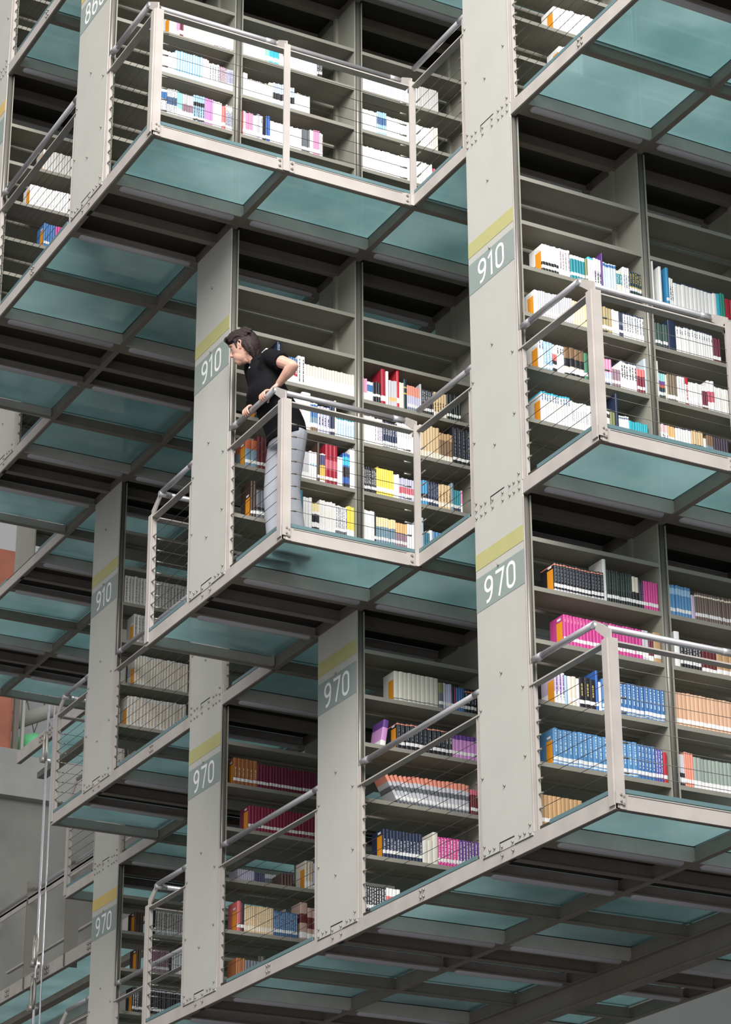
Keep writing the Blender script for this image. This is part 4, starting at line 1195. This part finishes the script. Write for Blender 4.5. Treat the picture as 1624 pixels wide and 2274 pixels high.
for i in range(9):   # quiff over the forehead
    l0 = -.055+.11*i/8
    limb(hr, [(hp(.055, l0, .098), .014), (hp(.098, l0*.95, .102), .0125), (hp(.112, l0*.9, .082), .008)], M_HAIR, 6, 3)
for s_ in (1, -1):   # sideburn and nape
    limb(hr, [(hp(.03, s_*.074, .05), .014), (hp(.03, s_*.073, .015), .009), (hp(.03, s_*.07, -.015), .006)], M_HAIR, 6, 3)
    limb(hr, [(hp(-.045, s_*.068, .02), .024), (hp(-.066, s_*.052, -.05), .026), (hp(-.066, s_*.034, -.098), .02), (hp(-.062, s_*.024, -.125), .01)], M_HAIR, 8, 3)
limb(hr, [(hp(-.085, 0, .0), .035), (hp(-.082, 0, -.06), .032), (hp(-.072, 0, -.105), .022), (hp(-.066, 0, -.13), .01)], M_HAIR, 10, 3)
fuse(hr, 'hair', M_HAIR, man, .0045, 1)

# ---------------------------------------------------------------- background at the left
M_RED = mat('rust_red_panel', (168, 104, 84), .8, 0, 0, .18, 1.6); M_PIPE = mat('pale_grey_pipe', (170, 170, 162), .6); M_GREEN = mat('green_shade', (112, 214, 148), .45)
M_FRAME = mat('grey_brown_frame', (112, 106, 98), .6); M_LIGHT = mat('pale_wall_panel', (196, 198, 198), .8, 0, 0, .06, .4)
XW = -26.0
tag(MB().box(XW-.6, XW, -14, 32, -9, 9.2, M_CONC).build('wall_left', None), kind='structure')
tag(MB().box(XW-.6, XW+.25, -14, 32, 9.2, 10.07, M_CONC_LIT).build('trim_1', None), kind='structure')
tag(MB().box(XW-5.5, XW-5.2, -14, 32, 10.07, 19, M_LIGHT).build('wall_far', None), kind='structure')
tag(MB().box(XW-5.5, XW, -14, 32, 9.8, 10.06, M_CONC_LIT).build('floor', None), kind='structure')
o = MB().box(XW-.06, XW, 3., 6.72, 10.08, 14, M_RED).build('wall_panel', None, (XW, 5, 10.08)); tag(o, 'rust red wall panel at the left edge above the concrete parapet', 'panel')
o = thing('panel_post', 'thin grey-brown upright beside the rust red panel', 'post', (XW+.05, 6.8, 10.08))
bx('post_core', o, XW, XW+.1, 6.73, 6.82, 9.7, 14, M_FRAME); bx('pale_edge', o, XW+.02, XW+.1, 6.88, 6.93, 10.08, 14, M_PIPE)
o = thing('green_shade', 'round pale green shade behind the railing at far left', 'shade', (XW-.6, 7.45, 10.1))
g = MB(); n = 20
rgs = [[V(XW-.6+r_*math.cos(t), 7.4+r_*math.sin(t), 10.1+h_) for t in [2*math.pi*i/n for i in range(n)]] for r_, h_ in ((.02, 0), (.28, .04), (.42, .2), (.5, .34), (.46, .44), (.3, .53), (.08, .58))]
g.rings(rgs, M_GREEN); g.build('shade_body', o)
g = MB(); g.tube((XW-.6, 7.4, 10.66), (XW-.6, 7.4, 10.74), .03, M_GREEN, 8); g.build('finial', o)
def pipe(name, label, p, q, r):
    o = MB().tube(p, q, r, M_PIPE, 10).build(name, None, p); tag(o, label, 'pipe')
pipe('roof_pipe', 'thick pale pipe rising to the right above the green shade', (XW-1.5, 6.9, 11.0), (XW-1.5, 9.6, 12.35), .14)
pipe('roof_pipe', 'pale strut slanting down behind the green shade', (XW-2.5, 7.0, 10.25), (XW-2.5, 9.8, 12.0), .1)
pipe('roof_pipe', 'level pale pipe highest above the green shade', (XW-3.5, 6.6, 12.9), (XW-3.5, 11, 13.0), .09)
mb = MB()
for i in range(16): mb.tube((XW-4.2, 5.5+i*.38, 10.1), (XW-4.2, 6.6+i*.38, 14), .012, M_FRAME, 4); mb.tube((XW-4.2, 6.6+i*.38, 10.1), (XW-4.2, 5.5+i*.38, 14), .012, M_FRAME, 4)
tag(mb.build('wire_screen', None, (XW-4.2, 8, 10.1)), 'diagonal wire screen before the pale wall at far left', 'screen')
# suspended walkways with tension rods
def walkway(label, y, z, x0, x1, posts, rods, hrail):
    root = thing('suspended_walkway', label, 'walkway', ((x0+x1)/2, y, z))
    eb = MB().box(x0, x1, y, y+.015, z, z+.16, M_STEEL).box(x0, x1, y+.015, y+.06, z, z+.01, M_SHADED)
    mb = MB().box(x0, x1, y+.3, y+.42, z-.16, z-.08, M_SHADED); mb.build('lower_beam', root)
    bx('far_beam', root, x0, x1, y+1.18, y+1.2, z, z+.16, M_STEEL)
    pane('glass_panel', root, x0, x1, y+.06, y+1.18, z+.13, z+.15)
    bl_ = []
    for rx in rods:
        bl_ += [(rx+dx, y, z+dz) for dx in (-.28, -.2, -.1, .06, .16, .24) for dz in (.05, .11)]
    bl_ += [(px+dx, y, z+dz) for px in posts for dx in (.75, .82) for dz in (.05, .11)]
    bolts(eb, bl_, '-Y', .022, .02); eb.build('edge_beam', root)
    if hrail:
        MB().box(x0, x1, y-.004, y+.045, z+1.16, z+1.185, M_STEEL).box(x0, x1, y-.004, y+.006, z+1.1, z+1.185, M_STEEL).build('flat_rail', root)
        mb = MB(); mb.tube((x0, y+.1, z+1.32), (x1, y+.1, z+1.32), .025, M_TUBE, 10); mb.build('handrail', root)
        MB().box(x0, x1, y+1.15, y+1.2, z+1.16, z+1.185, M_STEEL).build('flat_rail', root)
    for px in posts:
        MB().box(px-.012, px, y-.02, y+.16, z+.0, z+1.4, M_FRAME).build('post', root)
    return root
def rod(label, x, y, z0, z1, turns, m=None):
    root = thing('tension_rod', label, 'rod', (x, y, z0))
    mb = MB().tube((x, y, z0), (x, y, z1), .017, M_TUBE, 10); mb.build('bar', root)
    mb = MB().tube((x+.09, y+.05, z0), (x+.07, y+.05, z1), .011, M_TUBE, 8); mb.build('bar', root)
    for t in turns:
        mb = MB()
        mb.path([V(x-.02, y-.02, t+.19), V(x-.06, y-.02, t+.1), V(x-.06, y-.02, t-.08), V(x-.03, y-.02, t-.17), V(x+.02, y-.02, t-.18), V(x+.05, y-.02, t-.08), V(x+.05, y-.02, t+.1), V(x+.01, y-.02, t+.19)], .02, M_BOLT, 8)
        mb.tube((x-.03, y-.07, t-.17), (x-.03, y+.05, t-.17), .045, M_BOLT, 10)
        mb.build('turnbuckle', root)
walkway('suspended walkway with bare posts at the lower left corner', 3.0, 2.98, -18.5, -9.3, [-14.62, -13.25, -16.0], [-14.05], True)
rod('long tension rod with turnbuckles at the lower left', -13.86, 2.86, -1, 6.55, [3.3, 2.75, 5.95])
walkway('higher suspended walkway behind the small left 910 panel', 3.0, 6.18, -15.35, -9.3, [], [-14.2], False)
o = MB().box(-7, -1.5, 6, 6.25, -1.5, 1.12, M_LIGHT).build('parapet', None, (-4, 6, -1.5)); tag(o, 'pale parapet glimpsed at the bottom right corner', 'parapet')

# ---------------------------------------------------------------- camera
cam = bpy.data.cameras.new('camera'); cam.sensor_fit = 'HORIZONTAL'; cam.sensor_width = 36.; cam.lens = 36*5565.01/1624; cam.clip_end = 300
co = bpy.data.objects.new('camera', cam); COL.objects.link(co)
az, el, ro = 1.0782, 0.4190, -0.0046
f = Vector((-math.sin(az)*math.cos(el), math.cos(az)*math.cos(el), math.sin(el))); r0 = f.cross(Vector((0, 0, 1))).normalized(); u0 = r0.cross(f)
rt = math.cos(ro)*r0+math.sin(ro)*u0; ut = -math.sin(ro)*r0+math.cos(ro)*u0
M3 = Matrix((rt, ut, -f)).transposed(); co.matrix_world = Matrix.Translation(CAM) @ M3.to_4x4()
SC.camera = co
# ---------------------------------------------------------------- light: a bright hall, daylight from the roof and the side in front of the stacks
wd = bpy.data.worlds.new('hall_daylight'); SC.world = wd; wd.use_nodes = True
nt = wd.node_tree; nt.nodes.clear(); N = nt.nodes.new; L = nt.links.new
out = N('ShaderNodeOutputWorld'); bg = N('ShaderNodeBackground'); tc = N('ShaderNodeTexCoord')
dt = N('ShaderNodeVectorMath'); dt.operation = 'DOT_PRODUCT'; kd = Vector(KEYDIR).normalized(); dt.inputs[1].default_value = kd
nrm = N('ShaderNodeVectorMath'); nrm.operation = 'NORMALIZE'; L(tc.outputs['Generated'], nrm.inputs[0]); L(nrm.outputs[0], dt.inputs[0])
cr = N('ShaderNodeValToRGB'); mr = N('ShaderNodeMapRange'); mr.inputs['From Min'].default_value = -1; L(dt.outputs['Value'], mr.inputs['Value']); L(mr.outputs[0], cr.inputs['Fac'])
els = cr.color_ramp.elements
for i, (p_, v_) in enumerate(WRAMP):
    e = els[i] if i < 2 else els.new(p_)
    e.position = p_; e.color = (v_[0], v_[1], v_[2], 1)
L(cr.outputs[0], bg.inputs['Color']); bg.inputs['Strength'].default_value = WSTR; L(bg.outputs[0], out.inputs['Surface'])
la = bpy.data.lights.new('clerestory_window_light', 'AREA'); la.shape = 'RECTANGLE'; la.size, la.size_y = WINDOW['size']; la.energy = WINDOW['power']; la.color = WINDOW['color']
lo = bpy.data.objects.new('clerestory_window_light', la); COL.objects.link(lo); lo.location = WINDOW['loc']
lo.rotation_euler = (Vector(WINDOW['aim'])-Vector(WINDOW['loc'])).to_track_quat('-Z', 'Y').to_euler()
lb = bpy.data.lights.new('garden_window_light', 'AREA'); lb.shape = 'RECTANGLE'; lb.size, lb.size_y = GARDEN['size']; lb.energy = GARDEN['power']; lb.color = GARDEN['color']
lo = bpy.data.objects.new('garden_window_light', lb); COL.objects.link(lo); lo.location = GARDEN['loc']
lo.rotation_euler = (Vector(GARDEN['aim'])-Vector(GARDEN['loc'])).to_track_quat('-Z', 'Y').to_euler()
vs = SC.view_settings; vs.view_transform = 'Standard'; vs.look = 'None'; vs.gamma = 1; vs.exposure = EXPO; vs.use_curve_mapping = False
SC.cycles.max_bounces = 8; SC.cycles.diffuse_bounces = 4; SC.cycles.transparent_max_bounces = 12; SC.cycles.use_denoising = True
SC.cycles.caustics_reflective = False; SC.cycles.caustics_refractive = False
